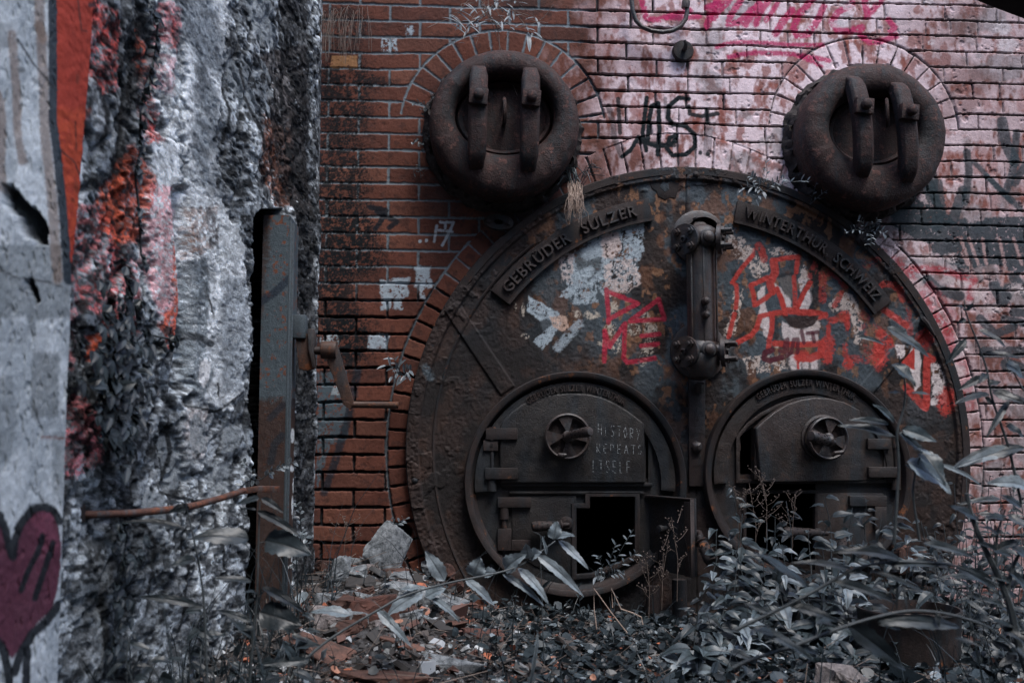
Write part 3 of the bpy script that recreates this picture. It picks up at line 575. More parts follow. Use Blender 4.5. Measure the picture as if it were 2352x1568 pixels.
# riveted strap on the left, faint one on the right
def strap(p0, p1, hw):
    (ax, ay), (bx, by) = p0, p1; L2 = (bx-ax)**2+(by-ay)**2; t = ((U-ax)*(bx-ax)+(V-ay)*(by-ay))/L2
    dd = np.hypot(U-ax-t*(bx-ax), V-ay-t*(by-ay)); return (1-sst(hw-1, hw+1, dd))*sst(-.02, 0, t)*(1-sst(1, 1.02, t))
st_ = strap((1037, 705), (1165, 895), 19)+strap((2120, 740), (1985, 900), 17); Y = Y-.007*st_
seam = (1-sst(1.0, 2.6, abs(U-1575)))*(1-sst(500, 520, V))+(1-sst(.8, 2.5, abs(U-1600)))*sst(870, 880, V); Y = Y+.006*seam
scab = sst(.60, .66, fbm(X*11, Z*11, 5, 105))*sst(BR-.3, BR-.1, R); Y = Y-.004*scab
c = mix(np.broadcast_to(np.array((.017, .0145, .0145)), X.shape+(3,)), (.032, .022, .0195), sst(.4, .62, n1))
c = mix(c, (.018, .020, .023), sst(.5, .65, n3)*.6)
zone = (1-sst(180, 420, np.hypot((U-1560)*.9, V-560)))+(1-sst(260, 520, np.hypot(U-1820, V-680)))*.8; zone = np.clip(zone, 0, 1)
blue = sst(.44, .58, fbm(X*8+3, Z*6, 6, 106)); c = mix(c, (.075, .10, .118), blue*zone*.75)
c = mix(c, (.135, .062, .035), sst(.54, .64, fbm(X*14, Z*10, 6, 107))*(.15+.75*zone)*.8)
c = mix(c, (.22, .11, .06), sst(.60, .66, fbm(X*30, Z*22, 5, 108))*zone*.8)
c = mix(c, (.03, .02, .018), rim*.5)
c = mix(c, (.09, .11, .125), sst(.5, .7, fbm(X*30, Z*12, 5, 109))*(1-sst(0, 90, abs(U-1700)+abs(V-800)*.6))*.8)
c = c*(.7+.6*n4)[..., None]
col = np.concatenate([c, (.5+.35*n2)[..., None]], -1); p = Paint(U, V, col)
WB, WP = (.36, .43, .48), (.56, .46, .43)
p.poly(cv('A5', [(1075, 430), (1200, 430), (1230, 640), (1180, 720), (1060, 600)]), (.05, .065, .075), .8, 6, .3, 5)
p.poly(cv('A5', [(1030, 650), (1120, 690), (1225, 750), (1265, 820), (1180, 940), (1120, 1010), (1060, 955), (1130, 890), (1100, 800), (1020, 740)]), WB, .95, 2.5, .36, 5)
p.poly(cv('A5', [(1180, 780), (1290, 780), (1300, 850), (1260, 880), (1200, 850)]), (.55, .38, .3), .9, 2.5, .40, 5)
p.poly(cv('A5', [(1250, 480), (1290, 390), (1400, 300), (1530, 200), (1700, 120), (1800, 150), (1800, 330), (1760, 560), (1640, 620), (1540, 640), (1480, 560), (1500, 690), (1400, 710), (1250, 650), (1290, 570)]), WB, .9, 3, .43, 9)
p.poly(cv('A5', [(1520, 220), (1640, 220), (1660, 330), (1600, 400), (1520, 380)]), WP, .95, 3, .36, 5)
p.poly(cv('A5', [(1540, 420), (1760, 400), (1780, 560), (1640, 640), (1540, 680)]), WP, .9, 3, .50, 9)
p.poly(cv('A5', [(1240, 390), (1340, 330), (1330, 560), (1260, 560)]), WP, .85, 3, .48, 6)
p.poly(cv('A5', [(1340, 350), (1400, 310), (1520, 330), (1520, 460), (1430, 560), (1370, 500)]), (.075, .09, .10), .9, 5, .33, 4)
p.stroke(cv('A5', [(1430, 360), (1490, 345)]), 15, WB, .85, 5, .2); p.stroke(cv('A5', [(1350, 520), (1440, 480)]), 12, WB, .8, 5, .2)
p.stroke(cv('A5', [(1370, 835), (1230, 990)]), 10, WB, .75, 6, .38); p.stroke(cv('A5', [(1150, 830), (1040, 900)]), 12, (.02, .025, .03), .85, 5, .2)
for q in ((940, 715, 4, 10), (995, 740, 4, 14), (1355, 765, 10, 9), (1010, 915, 9, 6), (1580, 860, 12, 16), (1620, 960, 12, 22), (1740, 870, 16, 14), (1540, 960, 14, 10), (1820, 790, 10, 14), (1800, 1080, 10, 12), (1850, 880, 16, 22), (1830, 1000, 14, 16), (1600, 740, 12, 20), (1460, 770, 18, 10)): p.blob(*cv('A5', [q[:2]])[0], q[2], q[3], (.5, .44, .37), .9, .35, .48)
RG = (.40, .022, .05)
for pts in ([(1555, 600), (1572, 800), (1765, 695), (1560, 612)], [(1568, 800), (1568, 825)], [(1715, 812), (1905, 668), (1945, 800), (1715, 812)], [(1545, 880), (1542, 1085)], [(1545, 880), (1575, 985), (1680, 830), (1672, 1060), (1695, 1090), (1770, 1080), (1880, 1062)], [(1795, 912), (1910, 900)], [(1790, 978), (1900, 968)]):
    p.stroke(cv('A5', pts), 5.4, RG, .88, 2.5, .27)
# right hand figure
WH = (.62, .54, .53)
for pts, ws in (([(400, 410), (440, 400), (440, 560), (478, 700), (475, 800), (440, 845), (395, 720), (380, 640), (400, 560), (370, 480)], .2), ([(515, 370), (580, 440), (655, 500), (665, 600), (620, 605), (590, 540), (530, 450)], .15), ([(830, 390), (835, 520), (800, 605), (725, 605), (745, 520), (790, 420)], .12),
                ([(590, 700), (700, 760), (800, 740), (900, 700), (890, 780), (885, 880), (600, 870), (580, 760)], .28), ([(615, 975), (900, 985), (900, 1095), (655, 1105)], .18), ([(720, 340), (790, 350), (780, 420), (730, 460)], .4), ([(1660, 900), (1740, 950), (1740, 1230), (1690, 1300), (1650, 1100), (1620, 1050)], .2), ([(1525, 900), (1600, 890), (1600, 1000), (1540, 1010)], .35), ([(1830, 1000), (1900, 1060), (1950, 1200), (1960, 1400), (1830, 1400)], .45)):
    p.poly(cv('B7', pts), WH, .95, 2.5, ws, 4)
for pts, ws in (([(130, -20), (230, 0), (340, 110), (320, 160), (260, 210), (200, 150), (140, 60)], .47), ([(320, 170), (420, 160), (470, 240), (450, 330), (330, 330), (290, 260)], .50), ([(460, 90), (560, 80), (720, 140), (700, 190), (600, 150), (480, 160)], .48), ([(710, 220), (780, 230), (810, 350), (740, 350)], .49), ([(960, 560), (1080, 460), (1160, 470), (1230, 570), (1250, 700), (1250, 900), (1190, 870), (1190, 720), (1120, 620), (1000, 610)], .44),
                ([(160, 420), (260, 440), (250, 560), (200, 800), (110, 820), (100, 760), (170, 600)], .50), ([(820, 680), (900, 680), (900, 760), (800, 760)], .44), ([(560, 830), (600, 900), (500, 900)], .5), ([(380, 980), (640, 1000), (640, 1100), (300, 1130), (250, 1000)], .52), ([(-60, -140), (80, -60), (40, 40), (-60, -40)], .5)):
    p.poly(cv('B7', pts), (.56, .47, .42), .92, 2.5, ws, 8)
BL = (.02, .024, .028)
for pts, w_ in (([(640, 980), (620, 1060), (650, 1110)], 4), ([(900, 1000), (900, 1100)], 6), ([(510, 660), (530, 840), (580, 900)], 9), ([(840, 420), (860, 560), (830, 600)], 8), ([(560, 320), (700, 310)], 5), ([(810, 1040), (815, 1090)], 2.5), ([(745, 1040), (750, 1090)], 2)): p.stroke(cv('B7', pts), w_, BL, .8, 4, .25)
p.poly(cv('B7', [(540, 350), (650, 320), (710, 360), (700, 540), (660, 520), (600, 470)]), (.13, .12, .115), .9, 4, .25, 4)
RR = (.44, .045, .035)
for pts, w_, a, ws in (([(335, 150), (250, 250), (165, 375)], 5, .95, .12), ([(170, 375), (200, 400), (205, 500), (195, 590)], 5, .95, .12), ([(185, 640), (160, 730), (135, 830)], 5.5, .95, .1), ([(350, 100), (330, 160)], 4, .6, .4), ([(455, 335), (390, 370), (320, 400), (345, 480), (352, 565), (440, 510), (540, 425)], 5.5, .95, .14), ([(510, 200), (525, 290), (480, 380), (500, 450)], 9, .9, .2), ([(520, 190), (620, 170), (715, 160), (700, 290)], 5.5, .95, .15),
                       ([(540, 430), (580, 520), (610, 650)], 6, 1, .05), ([(680, 330), (690, 460), (690, 590)], 5, .9, .25), ([(815, 380), (770, 450), (700, 600)], 6, 1, .05), ([(630, 610), (760, 625), (830, 630), (940, 650)], 8, .95, .2), ([(610, 640), (560, 625), (400, 655), (370, 760), (320, 820), (190, 885)], 6, .95, .08), ([(500, 640), (495, 760), (475, 860), (470, 930)], 6, .9, .25), ([(520, 885), (720, 895), (920, 885)], 7, .9, .22),
                       ([(915, 890), (910, 970), (820, 1010), (720, 1000)], 9, .95, .15), ([(715, 1000), (716, 1090)], 3, 1, 0), ([(385, 70), (410, 110), (430, 180)], 9, .65, .35), ([(920, 520), (925, 380), (920, 310), (990, 285), (1060, 330), (1110, 400)], 9, .6, .38), ([(1075, 465), (1050, 520), (1020, 570)], 8, .9, .28), ([(880, 190), (820, 320)], 8, .5, .45), ([(1120, 1060), (1150, 1015), (1290, 1020)], 12, .6, .35),
                       ([(1400, 410), (1440, 385), (1510, 395), (1560, 440), (1590, 520)], 9, .7, .3), ([(1430, 600), (1530, 670), (1620, 735)], 9, .9, .18), ([(1795, 990), (1790, 1180), (1790, 1390)], 10.5, .98, .05), ([(1840, 1020), (1800, 1000)], 10, .95, .05), ([(1620, 1250), (1720, 1360), (1780, 1420)], 11, .85, .2), ([(1280, 220), (1360, 200)], 12, .5, .42), ([(1640, 560), (1640, 700), (1650, 800)], 9, .5, .42), ([(1250, 640), (1330, 720), (1420, 830), (1470, 880)], 12, .5, .45), ([(1110, 900), (1110, 980)], 8, .8, .35), ([(1290, 950), (1300, 860), (1240, 700)], 12, .45, .45)):
    p.stroke(cv('B7', pts), w_*(1.0 if pts[0][0] < 1000 else .8), RR, a*(1 if pts[0][0] < 1000 else .85), 2.5, ws+(.02 if pts[0][0] < 1000 else .07))
for q in ((880, 655, 16, 10), (1010, 690, 14, 8), (1100, 660, 16, 14), (970, 900, 14, 26), (1130, 720, 6, 18), (970, 780, 6, 22), (1390, 980, 18, 32), (1480, 880, 10, 14), (1765, 850, 18, 22), (1950, 1370, 18, 32), (1410, 800, 12, 12), (740, 990, 20, 14), (1140, 1050, 12, 14), (960, 1000, 12, 16)): p.blob(*cv('B7', [q[:2]])[0], q[2], q[3], RR, .85, .4, .33)
p.poly(cv('B7', [(1690, 915), (1692, 1110), (1570, 1050)]), RR, 1, 1.5, .05, 2); p.poly(cv('B7', [(1350, 860), (1440, 860), (1420, 1040), (1360, 1030)]), RR, .85, 3, .3, 5)
MA = (.085, .012, .022)
p.stroke(cv('B7', [(580, 1000), (480, 1030), (430, 1010), (440, 960), (500, 940)]), 6.5, MA, .95, 2, .08)
for pts in ([(560, 945), (600, 960), (610, 860), (630, 850), (625, 990), (660, 960), (680, 850), (715, 850), (710, 960)], [(745, 780), (765, 880)], [(790, 800), (880, 790)], [(840, 800), (850, 870)]): p.stroke(cv('B7', pts), 4.5, MA, .85, 2, .15)
p.poly(cv('B7', [(580, 650), (720, 660), (900, 650), (860, 720), (760, 765), (650, 740)]), (.035, .022, .021), .97, 3, .12, 3)
p.stroke(cv('A5', [(340, 1130), (370, 1190)]), 9, (.09, .12, .14), .7, 6, .35)
for q in ((1640, 772, 1.6), (1760, 1088, 1.4)): pass
cc = p.c.reshape(col.shape)
keep = (R < BR+.002)
for fc, fr in FUR: keep &= np.hypot(X-fc.x, Z-fc.z) > fr-.02
keep = keep[:-1, :-1]
pr = grid('end_plate', np.stack([X, Y, Z], -1), keep, cc, M_plate, boil); pr['label'] = 'graffiti covered end plate with flaking white paint and red tags'
# rim ring, outer edge, rivets
def arcpts(c, r, a0, a1, n, y): return [Vector((c.x+r*math.cos(math.radians(a0+(a1-a0)*i/n)), y, c.z+r*math.sin(math.radians(a0+(a1-a0)*i/n)))) for i in range(n+1)]
m = MB(); m.lathe((BC.x, 0, BC.z), (0, -1, 0), [(BR-.004, -.05), (BR+.004, -.05), (BR+.005, .040), (BR, .046), (BR-.028, .046), (BR-.032, .040), (BR-.032, .028)], 220)
m.build('outer_rim', M_iron, boil)
m = MB(); m.tube(arcpts(BC, BR-.105, 128, 226, 60, YP-.004), .006, 6); m.build('angle_ring', M_iron, boil)
for (u, v) in ((1036, 708), (1598, 402), (953, 1103), (2121, 742), (1133, 1300)):
    q = P(u, v, YP-.012); MB().lathe(q, (0, -1, 0), [(.017, -.01), (.017, 0), (.012, .009), (.005, .013), (.0001, .014)], 12).build('rivet', M_iron, boil)
# cracked joint bar at the seam, lower centre plate
m = MB(); m.rect(1583, 872, 1620, 1116, YP-.016, .02); m.build('centre_strip', M_plate if False else M_fitting, boil, bevel=.002)
q = P(1601, 1026, YP-.03); m = MB(); m.lathe(q, (0, -1, 0), [(.024, -.02), (.022, .0), (.012, .01), (.0001, .012)], 8); m.build('bolt', M_fitting, boil, wob=.002)
m = MB(); m.prism([P(u, v, YP-.003) for u, v in cv('A3', [(140, 1035), (200, 1030), (330, 1045), (325, 1075), (300, 1090), (290, 1130), (255, 1125), (230, 1140), (190, 1120), (180, 1090), (155, 1075)])], (0, .014, 0)); m.build('peeling_scale', M_iron, boil, bevel=.002)
# ---- raised lettering
FONT = {}
def glyph(ch):
    if ch not in FONT:
        cu = bpy.data.curves.new('glyph', 'FONT'); cu.body = ch; cu.size = 1; cu.extrude = 0; cu.offset = .012; cu.resolution_u = 3
        ob = bpy.data.objects.new('glyph', cu); COL.objects.link(ob); dg = bpy.context.evaluated_depsgraph_get(); dg.update()
        me = bpy.data.meshes.new_from_object(ob.evaluated_get(dg)); vs = [v.co.copy() for v in me.vertices]; fs = [tuple(f.vertices) for f in me.polygons]
        be = {}
        for f in fs:
            for i in range(len(f)):
                e = (f[i], f[(i+1) % len(f)]); be[tuple(sorted(e))] = be.get(tuple(sorted(e)), [])+[e]
        edges = [v[0] for v in be.values() if len(v) == 1]
        wd = max([v.x for v in vs], default=.25)
        FONT[ch] = (vs, fs, edges, wd); bpy.data.objects.remove(ob); bpy.data.meshes.remove(me); bpy.data.curves.remove(cu)
    return FONT[ch]
def arctext(text, c, r, a_start, a_end, h, y, dep, mat, parent):
    gl = [glyph(ch) if ch != ' ' else None for ch in text]
    adv = [(.42 if g_ is None else g_[3]+.10) for g_ in gl]; tot = sum(adv); pos = 0; size = h/.70
    for g_, a in zip(gl, adv):
        if g_ is not None:
            ang = math.radians(a_start+(a_end-a_start)*((pos+a/2)/tot)); ctr = Vector((c.x+r*math.cos(ang), y, c.z+r*math.sin(ang)))
            tx_, up_ = Vector((math.sin(ang), 0, -math.cos(ang))), Vector((math.cos(ang), 0, math.sin(ang)))
            sc = abs(math.radians(a_start-a_end))*r/tot
            pts = [ctr+tx_*((v.x-g_[3]/2)*sc)+up_*((v.y-.35)*size) for v in g_[0]]; n = len(pts)
            MB().add(pts+[q+Vector((0, dep, 0)) for q in pts], g_[1]+[(a_, b_, b_+n, a_+n) for a_, b_ in g_[2]]).build('letter', mat, parent, smooth=False)
        pos += a
def band(c, r0, r1, a0, a1, y, dep, n=40):
    m = MB(); A = arcpts(c, r0, a0, a1, n, y); B = arcpts(c, r1, a0, a1, n, y); k = len(A)
    vs = A+B+[q+Vector((0, dep, 0)) for q in A+B]
    fs = []
    for i in range(n): fs += [(i, i+1, k+i+1, k+i), (2*k+i, 3*k+i, 3*k+i+1, 2*k+i+1), (i, 2*k+i, 2*k+i+1, i+1), (k+i, k+i+1, 3*k+i+1, 3*k+i)]
    fs += [(0, k, 3*k, 2*k), (n, 2*k+n, 3*k+n, k+n)]
    return m.add(vs, fs)
def polar(u, v, y):
    q = P(u, v, y)-BC; return math.hypot(q.x, q.z), math.degrees(math.atan2(q.z, q.x))
ra, aa = polar(1170, 655, YP-.02); rb_, ab = polar(1452, 487, YP-.02)
r_t = (ra+rb_)/2
m = band(BC, r_t-.052, r_t+.045, 142.3, 99.5, YP-.016, .02); pltL = m.build('name_plate', M_iron, boil, bevel=.002)
m = band(BC, r_t-.052, r_t-.040, 142.3, 99.5, YP-.021, .008); m.build('moulding', M_iron, pltL)
arctext('GEBRÜDER  SULZER', BC, r_t+.002, aa+1.8, ab-1.2, .046, YP-.030, .016, M_fitting, pltL)
ra, aa = polar(1722, 488, YP-.02); rb_, ab = polar(2005, 678, YP-.02); r_t2 = (ra+rb_)/2
m = band(BC, r_t2-.052, r_t2+.045, 78.8, 35.6, YP-.016, .02); pltR = m.build('name_plate', M_iron, boil, bevel=.002)
m = band(BC, r_t2-.052, r_t2-.040, 78.8, 35.6, YP-.021, .008); m.build('moulding', M_iron, pltR)
arctext('WINTERTHUR, SCHWEIZ', BC, r_t2+.002, aa+1.2, ab-1.5, .046, YP-.030, .016, M_fitting, pltR)
# ------------------------------------------------------------------ furnaces
def ringm(c, prof, n=120): return MB().lathe((c.x, 0, c.z), (0, -1, 0), prof, n)
def hole_plate(c, r, y, holes, name, mat, step=.006):
    """round plate with polygonal holes (pixel outlines at depth y); the cut edges are hidden by the frames"""
    xs = np.arange(c.x-r, c.x+r, step); zs = np.arange(c.z-r, c.z+r, step); X, Z = np.meshgrid(xs, zs)
    k = np.hypot(X-c.x, Z-c.z) < r
    for h in holes:
        pts = [P(u, v, y) for u, v in h]; ins = np.zeros(X.shape, bool)
        for a, b in zip(pts, pts[1:]+pts[:1]):
            ins ^= ((a.z > Z) != (b.z > Z)) & (X < (b.x-a.x)*(Z-a.z)/((b.z-a.z) or 1e-9)+a.x)
        k &= ~ins
    return grid(name, np.stack([X, X*0+y, Z], -1), k[:-1, :-1], np.ones(X.shape+(4,)), mat, boil)
def pixprism(pts, y, dep): return MB().prism([P(u, v, y) for u, v in pts], (0, dep, 0))
def framem(pts, y, dep, wpx):
    """frame along a closed pixel outline, grown outwards by wpx"""
    cu = sum(a for a, b in pts)/len(pts); cv_ = sum(b for a, b in pts)/len(pts); n = len(pts)
    inn = [P(u, v, y) for u, v in pts]; out = []
    for i, (u, v) in enumerate(pts):
        (a, b), (c_, d_) = pts[i-1], pts[(i+1) % n]; e1 = Vector((u-a, v-b)).normalized(); e2 = Vector((c_-u, d_-v)).normalized()
        nn = (Vector((e1.y, -e1.x))+Vector((e2.y, -e2.x))); nn = nn/max(nn.length, .3)*1.0
        if nn.dot(Vector((u-cu, v-cv_))) < 0: nn = -nn
        k = 1/max(.5, abs(nn.normalized().dot(Vector((e1.y, -e1.x))))); nn = nn.normalized()*wpx*k; out.append(P(u+nn.x, v+nn.y, y))
    m = MB(); dv = Vector((0, dep, 0)); vs = inn+out+[q+dv for q in inn+out]; fs = []
    for i in range(n):
        j = (i+1) % n; fs += [(i, j, n+j, n+i), (2*n+i, 3*n+i, 3*n+j, 2*n+j), (i, 2*n+i, 2*n+j, j), (n+i, n+j, 3*n+j, 3*n+i)]
    return m.add(vs, fs)
def perf_handle(p0, p1, r, parent, mat, name='perforated_grip'):
    """barrel grip with rows of dark discs painted in as shaded holes"""
    p0, p1 = Vector(p0), Vector(p1); ax = (p1-p0).normalized(); L = (p1-p0).length
    m = MB(); m.lathe(p0, ax, [(r*.45, -L*.25), (r*.5, -.02*L), (r*.95, 0), (r*1.0, L*.04), (r*.72, L*.1), (r*.85, L*.25), (r*1.02, L*.8), (r*.98, L*.93), (r*.75, L), (r*.0001, L*1.02)], 20)
    nf = len(m.f)
    h = m; a = ax.orthogonal().normalized(); b = ax.cross(a)
    for j, t in enumerate((.32, .5, .68, .84)):
        for k in range(8):
            an = 2*math.pi*(k+.5*(j % 2))/8; dr = a*math.cos(an)+b*math.sin(an); c = p0+ax*(L*t)+dr*(r*(.86+.2*t)-.001)
            h.lathe(c, dr, [(r*.155, -.001), (r*.155, .0016), (.0001, .0016)], 8)  # flat disc, coloured dark below to stand for a shaded hole
    o = m.build(name, mat, parent); o.data.materials.append(M_dark)
    for p_ in o.data.polygons:
        if p_.area < (r*.16)**2*3.2 and len(p_.vertices) <= 4 and max((o.data.vertices[v].co-o.data.vertices[p_.vertices[0]].co).length for v in p_.vertices) < r*.25: p_.material_index = 1
    return o
def handwheel(c, ax, r, parent, mat, rim=.008, gaps=4, rot=0.0):
    """disc damper: rim ring, sector blades, hub"""
    c = Vector(c); ax = Vector(ax).normalized(); a = ax.orthogonal().normalized(); b = ax.cross(a)
    m = MB(); m.lathe(c, ax, [(r-rim, .012), (r-rim*.3, .012+rim*.7), (r+rim*.3, .012+rim*.4), (r+rim*.6, .01), (r+rim*.3, -.004), (r-rim, .0)], 48, closed=True)
    wh = m.build('damper_wheel', mat, parent)
    m = MB()
    for k in range(gaps):
        a0 = rot+2*math.pi*k/gaps; n = 8; w_ = 2*math.pi/gaps*.48
        pts = [c+ax*.004+(a*math.cos(a0)+b*math.sin(a0))*.01]+[c+ax*.004+(a*math.cos(a0+w_*i/n)+b*math.sin(a0+w_*i/n))*(r-rim*.6) for i in range(n+1)]
        m.prism(pts, ax*.006)
    m.lathe(c, ax, [(.022, 0), (.022, .018), (.014, .024), (.0001, .026)], 16)
    m.build('damper_blades', mat, parent)
    m = MB(); m.lathe(c, ax, [(r-.004, -.012), (r-.004, -.008), (.0001, -.007)], 40); m.build('damper_back', M_iron, parent)
    return wh
YR = -.034                                     # recessed furnace front
for i, (fc, fr) in enumerate(FUR):
    nm = 'furnace_ring'; mt = M_iron
    o = ringm(fc, [(fr, .02), (fr, .070), (fr-.004, .075), (fr-.022, .075), (fr-.027, .071), (fr-.030, .05), (fr-.045, .036), (fr-.056, .02)], 160).build('furnace_ring', M_iron, boil)
    o['label'] = 'left furnace ring, fully in view' if i == 0 else 'right furnace ring, partly behind the weeds'
L0, R0 = FUR[0][0], FUR[1][0]
openL = cv('B1', [(835, 960), (925, 960), (925, 885), (1222, 885), (1222, 1270), (1100, 1330), (940, 1390), (835, 1400)])
slotL = [(1483, 988), (1491, 988), (1491, 1098), (1483, 1098)]
ffL = hole_plate(L0, FUR[0][1]-.03, YR, [openL, slotL], 'furnace_front', M_door, .004)
openR = [(1712, 1112), (1872, 1112), (1872, 1300), (1800, 1290), (1712, 1250)]; slotR = [(1699, 1002), (1760, 960), (1760, 1090), (1699, 1090)]
ffR = hole_plate(R0, FUR[1][1]-.03, YR, [openR, slotR], 'furnace_front', M_doorb, .004)
for i, (fc, fr) in enumerate(FUR):
    m = MB(); m.lathe((fc.x, 0, fc.z), (0, 1, 0), [(fr-.05, -.008), (fr-.05, 1.3), (.001, 1.3)], 48); m.build('flue_tube', M_dark, boil)
    if i == 0: a0, a1, rr_ = 121.5, 57.5, 218
    else: a0, a1, rr_ = 123.5, 57, 213
    r = rr_/256*fr if i == 0 else rr_/239*fr*.985
    band(fc, fr*.775, fr*.905, -5, 185, YR-.022, .024, 90).build('added_letter_band', M_door if i == 0 else M_doorb, boil, bevel=.002)  # added band, lifts the lettering out of the ring's shadow
    arctext('GEBRÜDER SULZER WINTERTHUR', fc, r*1.0, a0, a1, .026, YR-.030, .009, M_fitting, ffL if i == 0 else ffR)
# ---- left, upper fire door
m = pixprism(cv('B1', [(330, 797), (330, 420), (350, 380), (410, 320), (480, 270), (570, 232), (680, 208), (800, 198), (920, 206), (1010, 228), (1110, 275), (1200, 335), (1285, 400), (1292, 797)]), -.060, .05)
dl = m.build('fire_door', M_door, boil, bevel=.009, seg=3); dl['label'] = 'closed arched fire door with chalk writing'
framem(cv('B1', [(1240, 440), (1310, 440), (1310, 790), (1240, 790)]), -.044, .02, 9).build('latch_frame', M_door, boil, bevel=.002)
m = MB(); m.rect(1152, 1109, 1498, 1116, -.050, .03); m.rect(1170, 1128, 1480, 1134, -.048, .03); m.build('door_ledge', M_door, boil, bevel=.002)
def hinge(prts, parent, mat, y=-.072, dep=.03, bev=.003):
    m = MB()
    for (a, b, c_, d_) in prts: m.rect(a, b, c_, d_, y, dep)
    return m.build('hinge', mat, parent, bevel=bev)
def pin(u0, v0, v1, r, y, parent, mat, name='hinge_pin'):
    a, b = P(u0, v0, y), P(u0, v1, y); b.x = a.x; return MB().tube([a, b], r, 12).build(name, mat, parent)
hinge([(1116, 983, 1189, 1009)], dl, M_iron); hinge([(1114, 1074, 1190, 1100)], dl, M_iron)
k = hinge([(1110, 1011, 1144, 1035)], boil, M_fitting, -.066, .05); MB().lathe(P(1129, 1022, -.067), (0, -1, 0), [(.0065, 0), (.0065, .0015), (.0001, .0015)], 12).build('hole', M_dark, k)  # last piece is a dark disc in place of a shaded hole
pin(1130, 1000, 1085, .0085, -.055, boil, M_iron); pin(1129, 1098, 1127, .021, -.045, boil, M_iron, 'hinge_knuckle'); pin(1129, 980, 1010, .017, -.055, boil, M_iron, 'hinge_knuckle')
wc = P(1303, 1002, -.085)
wl = handwheel(wc, (0, -1, .0), .090, dl, M_fitting, rot=.5)
perf_handle(P(1302, 1000, -.10), P(1356, 990, -.22), .020, dl, M_fitting)
m = MB(); m.tube([P(1283, 1044, -.105), P(1292, 1046, -.115), P(1301, 1045, -.115)], [.009, .011, .008], 10); m.build('crank_knob', M_fitting, dl)
# chalk scrawl: thin strokes lying on the door
def ribbons0(strokes, y, wd, name, mat, parent):
    m = MB(); rnd = random.Random(5)
    for st in strokes:
        for (a, b) in zip(st[:-1], st[1:]):
            n = max(1, int(math.hypot(b[0]-a[0], b[1]-a[1])/2.2))
            for i in range(n):
                if rnd.random() < .22: continue
                t0, t1 = i/n, (i+1)/n; p0 = P(a[0]+(b[0]-a[0])*t0, a[1]+(b[1]-a[1])*t0, y); p1 = P(a[0]+(b[0]-a[0])*t1, a[1]+(b[1]-a[1])*t1, y)
                dr = (p1-p0); s_ = Vector((-dr.z, 0, dr.x)).normalized()*wd*rnd.uniform(.35, 1.1)
                m.add([p0-s_, p1-s_, p1+s_, p0+s_], [(0, 1, 2, 3)])
    return m.build(name, mat, parent, smooth=False)
M_chalk = mat_plain('chalk', (.16, .18, .19), (.42, .45, .47), 200, .9)
LET = {'H': [[(0, 0), (0, 1)], [(0, .5), (.7, .5)], [(.7, 0), (.7, 1)]], 'I': [[(.2, 0), (.2, 1)]], 'S': [[(.7, .05), (.2, 0), (0, .25), (.3, .5), (.65, .7), (.4, 1), (0, .95)]], 'T': [[(0, 0), (.8, 0)], [(.4, 0), (.4, 1)]],
       'O': [[(.35, 0), (0, .4), (.3, 1), (.7, .6), (.35, 0)]], 'R': [[(0, 1), (0, 0), (.6, .1), (.55, .45), (0, .5), (.65, 1)]], 'Y': [[(0, 0), (.35, .5)], [(.7, 0), (.2, 1)]], 'E': [[(.6, 0), (0, 0), (0, 1), (.6, 1)], [(0, .5), (.5, .5)]],
       'P': [[(0, 1), (0, 0), (.6, .1), (.5, .5), (0, .5)]], 'A': [[(0, 1), (.35, 0), (.7, 1)], [(.15, .6), (.6, .6)]], 'L': [[(0, 0), (0, 1), (.6, 1)]], 'F': [[(.6, 0), (0, 0), (0, 1)], [(0, .5), (.5, .5)]]}
def scrawl(txt, u0, v0, u1, v1, h):
    out = []; n = len(txt)
    for i, ch in enumerate(txt):
        ou, ov = u0+(u1-u0)*i/(n-1), v0+(v1-v0)*i/(n-1)
        for st in LET[ch]: out.append([(ou+x*(u1-u0)/n*.85, ov+y*h+x*2) for x, y in st])
    return out
for tx in (scrawl('HISTORY', 1374, 972, 1462, 984, 25), scrawl('REPEATS', 1371, 1018, 1466, 1022, 20), scrawl('ITSELF', 1360, 1056, 1440, 1058, 27)): ribbons0(tx, -.0612, .0011, 'chalk_word', M_chalk, dl)
# ---- left, lower doors
m = pixprism(cv('B1', [(410, 872), (835, 872), (835, 1402), (700, 1395), (560, 1340), (480, 1290), (410, 1220)]), -.040, .03); dd = m.build('ash_door', M_door, boil, bevel=.004); dd['label'] = 'closed half of the ash door, hinged on the left'
hinge([(1143, 1142, 1220, 1165)], dd, M_iron, -.056); hinge([(1143, 1214, 1175, 1264), (1175.5, 1240, 1220, 1264)], dd, M_iron, -.056)
pin(1158, 1160, 1220, .0095, -.045, boil, M_iron); pin(1158, 1166, 1191, .019, -.040, boil, M_iron, 'hinge_knuckle')
perf_handle(P(1290, 1205, -.07), P(1222, 1209, -.085), .021, dd, M_iron); MB().lathe(P(1301, 1202, -.041), (0, -1, 0), [(.03, 0), (.03, .006), (.018, .012), (.018, .03), (.0001, .032)], 20).build('handle_boss', M_iron, dd)
framem(openL[:2]+openL[2:], -.048, .03, 11).build('opening_frame', M_iron, boil, bevel=.003)
framem(cv('B1', [(835, 872), (1238, 872), (1238, 1290), (1100, 1350), (940, 1410), (835, 1420)]), -.042, .02, 5).build('opening_frame', M_door, boil, bevel=.003)
